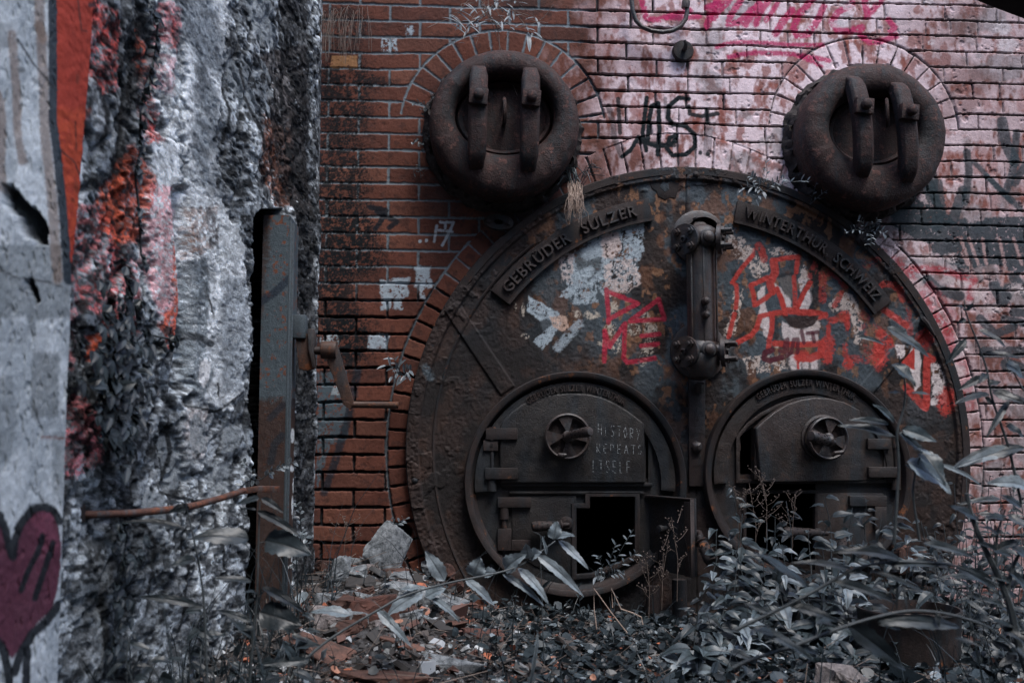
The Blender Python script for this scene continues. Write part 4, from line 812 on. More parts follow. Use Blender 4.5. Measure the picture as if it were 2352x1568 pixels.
# open leaf swung out towards the viewer; seen from inside
a = P(1489, 1136, -.03); b0 = P(1594, 1133, -.26); bt_, bb_ = P(1594, 1136, -.26), P(1594, 1328, -.26)
th_ = Vector((b0.x-a.x, -.23, 0)).normalized(); nrm = Vector((-th_.y, th_.x, 0)); Ld = (Vector((b0.x-a.x, -.23, 0))).length
zt, zm, zb = a.z, P(1489, 1290, -.03).z, P(1594, 1325, -.26).z
def DP(s_, z_, o_=0): return Vector((a.x, -.03, 0))+th_*(s_*Ld)+nrm*o_+Vector((0, 0, z_))
m = MB(); m.prism([DP(0, zt), DP(1, zt), DP(1, zb), DP(.45, zb-.0), DP(0, zm)], nrm*.012)
od = m.build('ash_door', M_door, boil, bevel=.002); od['label'] = 'open half of the ash door, swung out to the right'
m = MB()
for (s0, z0_, s1, z1_) in ((0, zt, 1, zt-.012), (.86, zt-.012, 1, zb)): m.prism([DP(s0, z0_, -.02), DP(s1, z0_, -.02), DP(s1, z1_, -.02), DP(s0, z1_, -.02)], nrm*.0205)
m.build('door_flange', M_iron, od, bevel=.002)
q = DP(.42, P(1546, 1212, -.1).z, -.001); MB().lathe(q, -nrm, [(.024, 0), (.024, .004), (.013, .006), (.013, .03), (.017, .032), (.015, .045), (.0001, .047)], 18).build('knob', M_iron, od)
q = DP(.92, P(1594, 1222, -.25).z, .012); e = P(1636, 1290, -.34)
m = MB(); m.tube([q, q+nrm*.02+Vector((.01, 0, -.005)), q.lerp(e, .35)+Vector((.008, 0, .012))], [.012, .012, .011], 10); m.build('handle_neck', M_iron, od)
perf_handle(q.lerp(e, .38)+Vector((.006, 0, .006)), e, .027, od, M_iron)
# ---- right, upper door ajar
fr_pts = [(1700, 1100), (1700, 1003), (1722, 978), (1752, 955), (1790, 936), (1830, 922), (1875, 916), (1940, 925), (2000, 955), (2030, 985), (2030, 1100)]
framem(fr_pts, -.052, .035, 9).build('door_frame', M_doorb, boil, bevel=.003)
hg = P(2030, 1050, -.045); lf = P(1745, 1050, -.105)
def RP(u, v):           # point of the pixel (u, v) on the tilted plane of the door
    n_ = Vector((lf.y-hg.y, -(lf.x-hg.x), 0)).normalized(); d_ = P(u, v, 0)-Vector(CAM.tolist()); t_ = (hg-Vector(CAM.tolist())).dot(n_)/d_.dot(n_)
    return Vector(CAM.tolist())+d_*t_
pts = cv('B2', [(505, 483), (560, 430), (640, 365), (740, 305), (840, 272), (940, 256), (1050, 262), (1160, 290), (1270, 345), (1370, 410), (1425, 475), (1450, 560), (1455, 870), (545, 885)])
nrmR = Vector((lf.y-hg.y, -(lf.x-hg.x), 0)).normalized()
if nrmR.y < 0: nrmR = -nrmR
m = MB(); m.prism([RP(u, v) for u, v in pts], nrmR*.035); rd = m.build('fire_door', M_doorb, boil, bevel=.007, seg=3); rd['label'] = 'browner fire door standing slightly ajar'
m = MB(); m.rect(1733, 985, 1742, 1100, -.085, .05); m.build('door_lining', M_iron, rd)
for r_ in ((1994, 1007, 2046, 1031), (1996, 1072, 2062, 1096)): hinge([r_], rd, M_doorb, -.072)
pin(2056, 1005, 1112, .010, -.055, boil, M_iron); pin(2056, 1084, 1124, .021, -.045, boil, M_doorb, 'hinge_knuckle'); pin(2056, 1000, 1028, .018, -.05, boil, M_doorb, 'hinge_knuckle')
axw = -nrmR
wcR = RP(1890, 1006)+axw*.035
handwheel(wcR, axw, .085, rd, M_fitting, rot=.2)
m = MB(); m.lathe(wcR-axw*.035, axw, [(.097, .0), (.097, .006), (.088, .01), (.088, .018)], 40); m.build('wheel_seat', M_doorb, rd)
perf_handle(P(1905, 1012, -.16), P(1862, 1000, -.24), .024, rd, M_fitting)
m = MB(); m.tube([P(1912, 1046, -.17), P(1918, 1040, -.18), P(1936, 1038, -.18)], [.008, .009, .009], 10); m.build('crank_knob', M_fitting, rd)
for q_ in ((1887, 928), (1749, 1400)):
    pass
# ---- right, lower door
m = pixprism([(1876, 1132), (2030, 1132), (2030, 1240), (1990, 1300), (1940, 1330), (1876, 1336)], -.045, .03); rl = m.build('ash_door', M_doorb, boil, bevel=.004); rl['label'] = 'ash door behind the weeds, half hidden by leaves'
hinge([(1952, 1138, 2037, 1162), (2010, 1162.5, 2037, 1215)], rl, M_doorb, -.062)
perf_handle(P(1880, 1224, -.10), P(1800, 1222, -.16), .022, rl, M_iron); perf_handle(P(1938, 1236, -.10), P(1932, 1268, -.2), .022, rl, M_iron)
framem([(1715, 1133), (1872, 1133), (1872, 1310), (1800, 1300), (1715, 1250)], -.046, .03, 8).build('opening_frame', M_iron, boil, bevel=.003)
# ---- water column in the middle
gl = MB(); gu = 1606
def gtop(v, y): return P(gu, v, y)
yg = -.15
wcol = MB(); a = P(gu+2, 560, yg); b = P(gu+2, 790, yg); b.x = a.x
wcol.tube([a, b], .057, 28); colm = wcol.build('water_column', M_fitting, boil)
m = MB(); q = Vector((a.x, yg, 0))
for du, wx in ((-.060, .008), (-.014, .007), (.040, .006)):
    m.box((a.x+du+.012, yg-.054*math.cos(du/.07), (a.z+b.z)/2), (wx, .014, abs(a.z-b.z)*.98))
m.build('column_rib', M_fitting, colm, bevel=.002)
for (uc, vc) in ((1622, 690), (1623, 722)): MB().lathe(P(uc, vc, yg-.075), (.1, -1, 0), [(.015, -.02), (.015, .004), (.011, .014), (.0001, .017)], 14).build('bolt', M_fitting, colm)
def casting(v, yc, tag_):
    c = P(1610, v, yc); m = MB(); m.ball(c, .075, 20, (1.0, .95, .72)); cast = m.build('valve_casting', M_fitting, boil)
    MB().lathe(P(1623 if tag_ == 0 else 1627, v, yc-.055), (.05, -1, .02), [(.035, -.02), (.035, .008), (.028, .016), (.021, .017), (.021, .030), (.012, .036), (.0001, .037)], 24).build('plug', M_fitting, cast)
    for (uu_, ax_, sgn) in ((1573, (-.72, -.70, -.05), -1), (1655 if tag_ == 0 else 1664, (.93, -.38, .0), 1)):
        fc_ = P(uu_, v+4, yc-.035); ax_ = Vector(ax_).normalized()
        m = MB(); m.lathe(fc_, ax_, [(.040, -.075), (.036, -.014), (.062, -.011), (.062, .006), (.0001, .008)], 28); fl_ = m.build('flange', M_fitting, cast)
        aa_ = ax_.cross(Vector((0, 0, 1))).normalized(); bb2 = aa_.cross(ax_)
        for k_ in range(4):
            an = math.radians(45+90*k_); o2 = fc_+(aa_*math.cos(an)+bb2*math.sin(an))*.043+ax_*.003
            m = MB(); m.lathe(o2, ax_, [(.0165, 0), (.0165, .016)], 6); m.lathe(o2, ax_, [(.0165, .016), (.0001, .016)], 6); m.lathe(o2, ax_, [(.0095, .012), (.0095, .046 if sgn > 0 else .030), (.0001, .047 if sgn > 0 else .031)], 10); m.build('stud', M_fitting, cast)
        MB().lathe(fc_, ax_, [(.013, .004), (.013, .016), (.008, .018), (.008, .010), (.0001, .010)], 16).build('nipple', M_fitting, cast)
    return cast
ct = casting(545, yg, 0); cb = casting(803, yg, 1)
m = MB(); c = P(1606, 545, -.05); m.lathe((c.x, YP, c.z), (0, -1, 0), [(.115, .0), (.115, .018), (.106, .022), (.07, .024), (.07, .10)], 48); m.build('wall_flange', M_fitting, ct)
m = MB(); c2 = P(1606, 806, -.05); m.lathe((c2.x, YP, c2.z), (0, -1, 0), [(.118, .0), (.118, .018), (.108, .022), (.07, .024), (.07, .10)], 48); m.build('wall_flange', M_fitting, cb)
m = MB(); c3 = P(1612, 800, yg); m.lathe(c3, (0, 0, -1), [(.06, 0), (.072, .03), (.070, .07), (.045, .115), (.0001, .13)], 28); m.build('sump_bulb', M_fitting, cb)
m = MB(); c4_ = P(1603, 520, -.09); m.lathe(c4_, (0, 0, 1), [(.06, -.02), (.04, .01), (.022, .02), (.022, .035), (.0001, .036)], 6); m.build('top_nut', M_fitting, ct)
m = MB(); m.tube([P(1608, 900, -.06), P(1608, 880, -.07)], .02, 8); m.build('drain_stub', M_fitting, cb)
# ---- lower pipework in the dark under the furnaces
m = MB(); m.tube([P(1560, 1330, -.1), P(1562, 1460, -.1)], .03, 12); m.tube([P(1500, 1345, -.09), P(1500, 1450, -.09)], .028, 12); m.build('drain_pipe', M_iron, boil)
# ------------------------------------------------------------------ drum heads ("eyes")
def head(i, openw, openh, dz, label, clamps, depth):
    c, R0_ = DOMES[i]; root = thing('drum_head', (c.x, 0, c.z-R0_), label, 'drum head', 'round drum heads in the wall')
    n = 140; yb = .01
    prof = []                      # (blend 0..1 outer->opening, radius offset, y)
    outer = [(0, R0_*.99, yb), (0, R0_*1.0, -depth*.45), (0, R0_*1.0, -depth*.60)]
    vs = []; fs = []; rows = []
    T = 22
    for (_, r, y) in outer: rows.append([(r, r, y)]*1+[None])
    prof3 = [(R0_*.985, R0_*.985, yb), (R0_*1.0, R0_*1.0, -depth*.3)]
    for k in range(T+1):           # bulging torus from outer edge to the oval opening
        t = math.pi*k/T; f = (1-math.cos(t))/2; y = -depth*.62-depth*.40*math.sin(t)**.62
        prof3.append((R0_*(1-f)+openw*f, R0_*(1-f)+openh*f, y))
    prof3 += [(openw*.985, openh*.98, -depth*.5), (openw*1.0, openh*1.0, -depth*.3), (openw*.9, openh*.9, -depth*.3)]
    m_ = len(prof3); oz = dz
    for (rx, rz, y) in prof3:
        f = (R0_-rz)/(R0_-openh)
        for k in range(n):
            a = 2*math.pi*k/n; nn_ = mn.noise(Vector((math.cos(a)*3+i*7, math.sin(a)*3, y*14)))*.005+mn.noise(Vector((math.cos(a)*11, math.sin(a)*11+i*5, y*40)))*.0022; vs.append(Vector((c.x+rx*math.cos(a)*(1+nn_*2), y-nn_, c.z+rz*math.sin(a)*(1+nn_*2)+oz*f)))
    for j in range(m_-1):
        for k in range(n): fs.append((j*n+k, j*n+(k+1) % n, (j+1)*n+(k+1) % n, (j+1)*n+k))
    MB().add(vs, fs).build('head_ring', M_head, root)
    cr = []; n3 = 140
    for j, (rr1, yy) in enumerate(((1.10, .004), (1.09, -.016), (1.05, -.034), (1.015, -.05), (.97, -.055))):
        for k in range(n3):
            a = 2*math.pi*k/n3; q_ = 1+.07*mn.noise(Vector((math.cos(a)*5, math.sin(a)*5, i*3.)))+.035*mn.noise(Vector((math.cos(a)*17, math.sin(a)*17, j*.8+i)))
            cr.append(Vector((c.x+R0_*rr1*q_*math.cos(a), yy*(1+1.2*mn.noise(Vector((math.cos(a)*9, math.sin(a)*9, j+i*2.)))), c.z+R0_*rr1*q_*math.sin(a))))
    MB().add(cr, [(j*n3+k, j*n3+(k+1) % n3, (j+1)*n3+(k+1) % n3, (j+1)*n3+k) for j in range(4) for k in range(n3)]).build('mortar_collar', M_crust, root)
    # oval cover plate with a raised lip
    vs = []; fs = []; pr = [(1.02, -.02), (1.0, .0), (.97, .018), (.93, .024), (.88, .018), (.84, .008), (.6, .012), (.3, .016), (.001, .018)]
    for (s_, h) in pr:
        for k in range(n):
            a = 2*math.pi*k/n; vs.append(Vector((c.x+openw*s_*math.cos(a), -depth*.56-h, c.z+oz+openh*s_*math.sin(a))))
    for j in range(len(pr)-1):
        for k in range(n): fs.append((j*n+k, j*n+(k+1) % n, (j+1)*n+(k+1) % n, (j+1)*n+k))
    cov = MB().add(vs, fs).build('manhole_cover', M_head, root)
    ring_u, ring_v, kind = clamps[1]
    q = P(ring_u, ring_v, -depth*.72)
    if kind == 0: m = MB(); m.tube([q+Vector((0, .05, .055)), q+Vector((0, -.01, .052)), q+Vector((0, -.035, .03)), q+Vector((0, -.038, -.01)), q+Vector((0, -.02, -.045)), q+Vector((0, .03, -.05))], .0085, 10)
    else: m = MB().lathe(q+Vector((0, -.05, 0)), (.92, -.38, 0), [(.034+.008*math.cos(t_*math.pi/4), .008*math.sin(t_*math.pi/4)) for t_ in range(8)], 24, closed=True, sz=1.5)
    m.build('lifting_ring', M_head, cov)
    for (u0, v0, u1, v1, wd) in clamps[0]:
        yt = -depth*1.10
        A, B = P(u0, v0, yt), P(u1, v1, yt); n2_ = 16; w_ = wd
        top, bot = [], []
        for k in range(n2_+1):
            t = k/n2_; q = A.lerp(B, t); arch = .060*math.sin(math.pi*t)**.6
            top.append((q, arch))
        m = MB(); vs = []; hw = w_/2
        for k, (q, ar) in enumerate(top):
            t = k/n2_; th2 = .055 if 0 < k < n2_ else .07; e = 1.0 if 1 < k < n2_-1 else .82; tb = .0 if k not in (0, 1, n2_-1, n2_) else .016
            yf = yt-ar+(.014 if k in (0, n2_) else 0)
            for (dx, dy) in ((-hw*e, .012), (-hw*.72*e, 0), (hw*.72*e, 0), (hw*e, .012), (hw*e, th2+tb), (-hw*e, th2+tb)):
                vs.append(Vector((q.x+dx, yf+dy, q.z)))
        fs = [(k*6+j, k*6+(j+1) % 6, (k+1)*6+(j+1) % 6, (k+1)*6+j) for k in range(n2_) for j in range(6)]+[tuple(range(6)), tuple(n2_*6+j for j in range(5, -1, -1))]
        cl = m.add(vs, fs).build('clamp_bar', M_head, root, bevel=.004)
        q = A.lerp(B, .36); q = Vector((q.x, yt-.058, q.z))
        m = MB(); m.box(q+Vector((0, .0, 0)), (.074, .036, .066), Matrix.Rotation(.10, 3, 'Y')); m.build('nut', M_head, cl, bevel=.006)
        m = MB(); m.tube([q+Vector((0, .05, 0)), q+Vector((0, -.040, 0))],   .021, 14); m.ball(q+Vector((0, -.040, 0)), .021, 12, (1, .5, 1)); m.build('bolt', M_head, cl)
    return root
def wr(u0, u1, v, y): return (P(u1, v, y).x-P(u0, v, y).x)/2
dep = .20
head(0, wr(1041, 1267, 270, -.15), (P(1158, 178, -.15).z-P(1158, 353, -.15).z)/2, .03, 'rusty drum head with two upright clamps, set in the red bricks with hanging roots', ([(1100, 148, 1094, 386, .074), (1219, 152, 1214, 391, .074)], (1158, 258, 0)), dep)
head(1, wr(1904, 2104, 300, -.15), (P(2000, 228, -.15).z-P(2000, 385, -.15).z)/2, .02, 'rusty drum head with two upright clamps, set in the whitewashed bricks', ([(1962, 172, 1985, 404, .072), (2064, 186, 2088, 417, .072)], (2025, 268, 1)), dep)
# ------------------------------------------------------------------ ground
rnd = random.Random(7)
def gz(x, y):
    x = np.asarray(x, float); y = np.asarray(y, float)
    z = .19*np.exp(-((x+.28)/.42)**2)*sst(-1.6, -.15, y)+.06*np.exp(-((x+.5)/.5)**2)+.05*sst(.0, -.9, -(-y-.2)*0+y*0)
    z = z-.02+.035*(fbm(x*2.2, y*2.2, 3, 201)-.5)*2+.012*(fbm(x*11, y*11, 4, 202)-.5)*2
    z = z-.06*sst(-1.2, -3.0, y)*0
    return z
def gzf(x, y): return float(gz(np.array([x]), np.array([y]))[0])
def onground(u, v):           # ground point seen at the pixel
    ya = np.arange(-2.6, -.01, .01)
    for y in ya:
        q = P(u, v, y)
        if q.z <= gzf(q.x, q.y): return q
    return q
xs = np.concatenate([np.arange(-14, -1.3, .5), np.arange(-1.3, 3.4, .009), np.arange(3.4, 14, .5)]); ys = np.concatenate([np.arange(-16, -2.6, .4), np.arange(-2.6, .06, .009)])
X, Y = np.meshgrid(xs, ys); Zq = gz(X, Y)+.006*(fbm(X*60, Y*60, 3, 203)-.5)
c = mix(np.broadcast_to(np.array((.014, .0145, .016)), X.shape+(3,)), (.034, .032, .032), sst(.45, .62, fbm(X*20, Y*20, 5, 204)))
c = mix(c, (.12, .12, .125), sst(.56, .68, fbm(X*50, Y*50, 4, 205))*.7)
g_ = grid('ground', np.stack([X, Y, Zq], -1), np.ones((X.shape[0]-1, X.shape[1]-1), bool), np.concatenate([c, np.full(X.shape+(1,), .85)], -1), M_rock); tag(g_, kind='structure')
# ------------------------------------------------------------------ stones and slabs
from mathutils import noise as mn
def stone(u, v, sx, sy, sz, rz, tilt, mat, label, name='rubble_stone', cat='stone', seed=1, y=None, lift=.35, rough=.12):
    q = onground(u, v) if y is None else P(u, v, y); r = random.Random(seed)
    bm = bmesh.new()
    for i in range(26):
        bm.verts.new(Vector([max(-1, min(1, r.uniform(-1.35, 1.35))) for _ in range(3)]))
    h = bmesh.ops.convex_hull(bm, input=bm.verts); bmesh.ops.delete(bm, geom=[g for g in h['geom_interior'] if isinstance(g, bmesh.types.BMVert)], context='VERTS')
    bmesh.ops.triangulate(bm, faces=bm.faces); bmesh.ops.bevel(bm, geom=list(bm.edges), offset=.06, segments=1, affect='EDGES')
    bmesh.ops.triangulate(bm, faces=bm.faces); bmesh.ops.subdivide_edges(bm, edges=list(bm.edges), cuts=3, use_grid_fill=True)
    R = Matrix.Rotation(rz, 3, 'Z') @ Matrix.Rotation(tilt, 3, 'Y')
    for vt in bm.verts:
        n = mn.noise(vt.co*2.1+Vector((seed, 0, 0)))*.9+mn.noise(vt.co*6+Vector((seed, 3, 0)))*.5+mn.noise(vt.co*14)*.25
        vt.co += vt.co.normalized()*n*rough
        vt.co = R @ Vector((vt.co.x*sx, vt.co.y*sy, vt.co.z*sz))+q+Vector((0, 0, sz*lift))
    bmesh.ops.recalc_face_normals(bm, faces=bm.faces)
    for f in bm.faces: f.smooth = True
    me = bpy.data.meshes.new(name); bm.to_mesh(me); bm.free(); me.set_sharp_from_angle(angle=.5)
    return tag(link(name, me, mat), label, cat, 'rubble heaped along the foot of the wall')
M_conc = mat_plain('broken plaster', (.06, .068, .075), (.30, .325, .345), 34, .9, 1.0, .012, .1)
M_concp = mat_plain('pinkish mortar lump', (.09, .08, .08), (.28, .25, .245), 34, .9, 1.0, .012, .1)
M_tile = mat_plain('broken red clay', (.035, .02, .018), (.12, .052, .04), 24, .8, .7, .006)
M_slab = mat_plain('dusty orange slab', (.035, .026, .023), (.17, .085, .065), 24, .85, .7, .006)
M_rustsl = mat_plain('rusted sheet', (.035, .022, .02), (.11, .055, .042), 16, .75, .7, .006)
for a in ((893, 1306, .075, .035, .085, .5, .65, M_conc, 'upright pale slab of plaster leaning against the foot of the bricks', 3, .9), (778, 1338, .035, .04, .055, .2, .2, M_conc, 'narrow pale stone standing behind the left beam', 4, .8), (800, 1322, .07, .05, .018, .1, -.15, M_conc, 'flat pale flake lying at the wall left of the upright slab', 5, .6),
          (832, 1338, .05, .04, .02, .9, .2, M_conc, 'small pale flake between the upright slab and the narrow stone', 6, .5), (945, 1372, .11, .05, .03, -.2, .18, M_conc, 'jagged grey lump in front of the upright slab', 7, .5), (985, 1392, .08, .05, .03, -.5, .15, M_conc, 'speckled grey lump at the right end of the rubble', 8, .5),
          (752, 1425, .05, .04, .035, .3, .1, M_concp, 'round pinkish lump of mortar at the left of the red slab', 9, .4), (850, 1415, .09, .055, .045, .2, -.2, M_tile, 'big dark red brick fragment tilted in the middle of the rubble', 10, .4), (730, 1500, .10, .055, .022, -.35, .25, M_slab, 'dusty orange slab near the bottom edge, left of the rubble', 11, .4),
          (1040, 1530, .10, .035, .02, -.12, .1, M_conc, 'long pale flake flat on the litter at the bottom', 12, .4), (1090, 1460, .10, .03, .016, -.1, .05, M_tile, 'flat reddish shard lying among the litter', 13, .5), (925, 1482, .07, .03, .012, -.2, .15, M_slab, 'thin orange shard lying below the red brick fragment', 14, .5),
          (1000, 1375, .12, .05, .016, -.3, .22, M_conc, 'broad pale slab tilted at the right end of the heap', 31, .3), (915, 1420, .09, .04, .014, -.5, -.2, M_conc, 'broad pale slab lying beside the dark red fragment', 32, .3), (770, 1385, .08, .04, .02, .3, .25, M_conc, 'pale slab slanting above the orange slab', 33, .3), (810, 1300, .03, .03, .02, .2, .1, M_conc, 'little white stone at the very foot of the bricks', 15, .6), (1010, 1440, .10, .05, .014, -.1, -.05, M_rustsl, 'rusty flake of sheet iron under the grey lumps', 16, .4), (870, 1565, .14, .05, .02, .1, .05, M_rustsl, 'curved rusty sheet lying at the bottom edge of the picture', 17, .4),
          (1185, 1490, .035, .03, .014, .4, .1, M_conc, 'small pale pebble right of the reddish shard', 18, .5), (1940, 1585, .10, .06, .06, .5, .3, M_concp, 'big pinkish stone at the bottom edge beneath the rusty tub', 19, .3), (2240, 1500, .07, .05, .04, .2, .1, M_tile, 'reddish stone in the dark weeds at the lower right', 20, .4), (2090, 1300, .09, .05, .06, .2, .1, M_rustsl, 'dark mossy block behind the rusty tub', 21, .4)):
    stone(*a[:9], seed=a[9], lift=a[10], rough=.14 if a[4] > .03 else .07)
rs_ = random.Random(44); uv0 = [(rs_.uniform(705, 1040), rs_.uniform(1300, 1450)) for i in range(44)]; used_ = {}
for i, (u, v) in enumerate(sorted(uv0)):
    k_ = 'upper' if v < 1350 else ('middle' if v < 1400 else 'lower'); used_[k_] = used_.get(k_, 0)+1
    nth = ['first', 'second', 'third', 'fourth', 'fifth', 'sixth', 'seventh', 'eighth', 'ninth', 'tenth', 'eleventh', 'twelfth', 'thirteenth', 'fourteenth', 'fifteenth', 'sixteenth', 'seventeenth', 'eighteenth', 'nineteenth', 'twentieth'][min(19, used_[k_]-1)]
    s_ = rs_.uniform(.018, .05); stone(u, v, s_*rs_.uniform(.8, 1.5), s_, s_*rs_.uniform(.3, .8), rs_.uniform(0, 3), rs_.uniform(-.4, .4), rs_.choice([M_conc, M_conc, M_concp, M_rustsl]), 'small chunk in the %s row of the rubble heap, %s from its left end' % (k_, nth), seed=60+i, lift=.3, rough=.16)
# loose litter: chips, grit, twigs, dead leaves
def scatter(name, n, mat, kind, size, region, seed, label=None, cat=None, flat=.4, dens=None):
    r = np.random.RandomState(seed); V_, F_, k = [], [], 0; cnt = 0
    while cnt < n:
        x = r.uniform(region[0], region[1]); y = r.uniform(region[2], region[3])
        if dens and r.rand() > dens(x, y): continue
        cnt += 1; z = gzf(x, y) if cnt % 1 == 0 else 0
        s = size*r.lognormal(0, .5); R = Matrix.Rotation(r.uniform(0, 6.3), 3, 'Z') @ Matrix.Rotation(r.normal(0, .5), 3, 'X') @ Matrix.Rotation(r.normal(0, .4), 3, 'Y')
        if kind == 'chip':
            pts = [Vector((a*r.uniform(.5, 1.3), b*r.uniform(.5, 1), c_*flat*r.uniform(.5, 1.2)))*s for a in (-1, 1) for b in (-1, 1) for c_ in (-1, 1)]
            fs = [(0,1,3,2),(4,6,7,5),(0,4,5,1),(2,3,7,6),(0,2,6,4),(1,5,7,3)]; off = s*.3
        elif kind == 'leaf':
            pts = []; m_ = 8; cup = r.uniform(-.35, .15)
            pts.append(Vector((0, 0, cup*s)))
            for i in range(m_):
                a = 2*math.pi*i/m_; rr_ = s*(1-.35*(i == 0)+.12*r.rand()); pts.append(Vector((rr_*math.cos(a), rr_*math.sin(a)*.85, 0)))
            fs = [(0, i+1, (i+1) % m_+1) for i in range(m_)]; off = r.uniform(.006, .05)
        elif kind == 'twig':
            L = s*r.uniform(4, 14); pts = [Vector((L*(i-.5)+0, w_, h_)) for i in (0, 1) for w_, h_ in ((-.0011, 0), (.0011, 0), (0, .002))]; fs = [(0,1,4,3),(1,2,5,4),(2,0,3,5)]; off = r.uniform(.004, .03)
        elif kind == 'blade':
            L = s*r.uniform(.5, 1.4); bx_, by_ = r.normal(0, .35), r.normal(0, .25); pts = []; R = Matrix.Rotation(r.uniform(0, 6.3), 3, 'Z')
            for i in range(5):
                t = i/4; wv = .0022*(1-t)+.0003; pts += [Vector((bx_*L*t*t-wv, by_*L*t*t, L*t*(1-.2*t))), Vector((bx_*L*t*t+wv, by_*L*t*t, L*t*(1-.2*t)))]
            fs = [(2*i, 2*i+1, 2*i+3, 2*i+2) for i in range(4)]; off = 0
        V_ += [tuple(R @ q+Vector((x, y, z+off))) for q in pts]; F_ += [tuple(i+k for i in f) for f in fs]; k = len(V_)
    me = bpy.data.meshes.new(name); me.from_pydata(V_, [], F_); me.update()
    return tag(link(name, me, mat), label, cat, kind='stuff')
def mat_chips():
    m, t, b = newmat('litter chips'); g = nd(t, 'ShaderNodeNewGeometry')
    r = ramp(t, g.outputs['Random Per Island'], [(0, (.03, .028, .028)), (.42, (.06, .05, .046)), (.62, (.10, .05, .04)), (.74, (.16, .165, .17)), (.90, (.30, .32, .34)), (.965, (.4, .13, .07)), (.988, (.5, .53, .55))])
    r.color_ramp.interpolation = 'CONSTANT'; t.links.new(r.outputs[0], b.inputs['Base Color']); b.inputs['Roughness'].default_value = .8; return m
M_chips = mat_chips()
left = lambda x, y: 1.0 if x < 1.0 else .25
scatter('rubble_grit', 9000, M_chips, 'chip', .0055, (-.75, 2.7, -1.6, -.02), 1, 'grit and crumbs of brick and plaster strewn over the ground', 'grit', dens=left)
scatter('rubble_debris', 1500, M_chips, 'chip', .010, (-.7, 1.2, -1.3, -.02), 2, 'broken chips of tile, plaster and wood on the ground', 'debris', .3, dens=lambda x, y: 1 if x < .6 else .4)
scatter('litter_twigs', 900, M_drydark, 'twig', .012, (-.75, 2.6, -1.6, -.05), 3, 'dry twigs and straw lying over the ground', 'twigs')
cov = lambda x, y: float(np.clip(.1+1.2*sst(.05, .6, x), 0, 1))*(1 if y > -1.3 else .6)
scatter('ground_leaves', 7000, M_leafd, 'leaf', .0125, (-.2, 2.9, -1.5, -.04), 4, 'low carpet of small round leaves under the boiler', 'ground cover', dens=cov)
scatter('fallen_leaves', 260, M_fallen, 'leaf', .009, (-.6, 2.8, -1.4, -.05), 5, 'scattered orange dead leaves on the ground', 'dead leaves')
scatter('grass', 2300, M_leafd, 'blade', .16, (-.95, 3.0, -2.3, -.1), 6, 'thin dark grass blades growing up through the litter', 'grass', dens=lambda x, y: .9 if x < -.35 and y < -.3 else (.5 if x > 1.5 else .12))
scatter('pale_leaves', 700, M_leafp, 'leaf', .0085, (-.5, 2.4, -1.3, -.05), 8, 'small pale leaves dotted through the ground cover', 'ground cover', dens=cov)
# ------------------------------------------------------------------ steel post with crank
yp = -.62
pb = P(605, 492, yp); pc = P(666, 492, yp); wd = pc.x-pb.x; dp = .21
post = thing('steel_post', (pb.x+wd/2, yp, 0), 'blue grey steel post with rust spots and a crank, standing in the wall corner', 'steel post')
zt_ = pb.z
xs = np.arange(0, wd, .003); zs = np.arange(-.05, zt_, .004); X, Z = np.meshgrid(xs, zs)
def postface(name, PXx, PYy, U, V):
    s_ = fbm(PXx*40+PYy*40, Z*40, 5, 301); s2 = fbm(PXx*110+PYy*110, Z*110, 3, 302)
    c = mix(np.broadcast_to(np.array((.062, .083, .097)), X.shape+(3,)), (.085, .11, .128), s_); c = mix(c, (.17, .055, .025), sst(.60, .66, s_*.5+s2*.5)*.9)
    col = np.concatenate([c, np.full(X.shape+(1,), .55)], -1); p = Paint(U, V, col)
    p.poly([(570, 920), (640, 920), (700, 900), (700, 1700), (560, 1700)], (.05, .028, .022), .92, 12, .25, 14)
    p.poly([(600, 480), (622, 480), (610, 640), (596, 760), (588, 620)], (.06, .04, .035), .8, 8, .35, 10)
    p.stroke([(590, 700), (630, 672), (664, 640)], 9, (.018, .028, .045), .8, 3, .1); p.stroke([(620, 960), (650, 930), (680, 925)], 8, (.02, .026, .036), .7, 4, .1)
    p.stroke([(648, 1000), (630, 1020), (622, 1060)], 9, (.02, .026, .034), .8, 4, .1)
    for (u, v, a, b) in ((672, 1000, 4, 16), (678, 1040, 3, 12), (670, 1075, 5, 8), (676, 1115, 4, 18), (672, 1165, 3, 22), (679, 1215, 4, 14), (671, 1260, 5, 26), (676, 1320, 4, 20)): p.blob(u, v, a, b, (.7, .74, .76), .95, .25, .3)
    return grid(name, np.stack([PXx, PYy, Z], -1), np.ones((X.shape[0]-1, X.shape[1]-1), bool), p.c.reshape(col.shape), M_plate, post)
PXx = pb.x+X; PYy = X*0+yp; U, V = PJ(PXx, PYy, Z); postface('front_plate', PXx, PYy, U, V)
ysd = np.arange(0, dp, .004); X, Z = np.meshgrid(ysd, zs); PXx = X*0+pc.x+.0005; PYy = yp+X; U, V = PJ(PXx, PYy, Z); postface('side_plate', PXx, PYy, U, V)
m = MB(); m.box((pb.x+wd/2, yp+dp/2+.002, zt_/2-.01), (wd-.002, dp, zt_+.016)); m.build('post_body', M_beam, post)
m = MB(); m.box((pc.x+.004, yp+.055, zt_/2-.02), (.010, .009, zt_)); m.box((pc.x+.003, yp+.004, zt_/2-.02), (.008, .008, zt_)); m.build('edge_bead', M_beam, post, bevel=.002)
yk = -.50
m = MB(); m.rect(669, 722, 702, 776, yk-.03, .06); m.build('bearing_block', M_beam, post, bevel=.004)
m = MB(); m.prism([P(u, v, yk-.02) for u, v in cv('B4', [(380, 885), (465, 880), (500, 1110), (460, 1125), (405, 1115)])], (0, .05, 0)); m.build('ratchet_housing', M_beamr, post, bevel=.003)
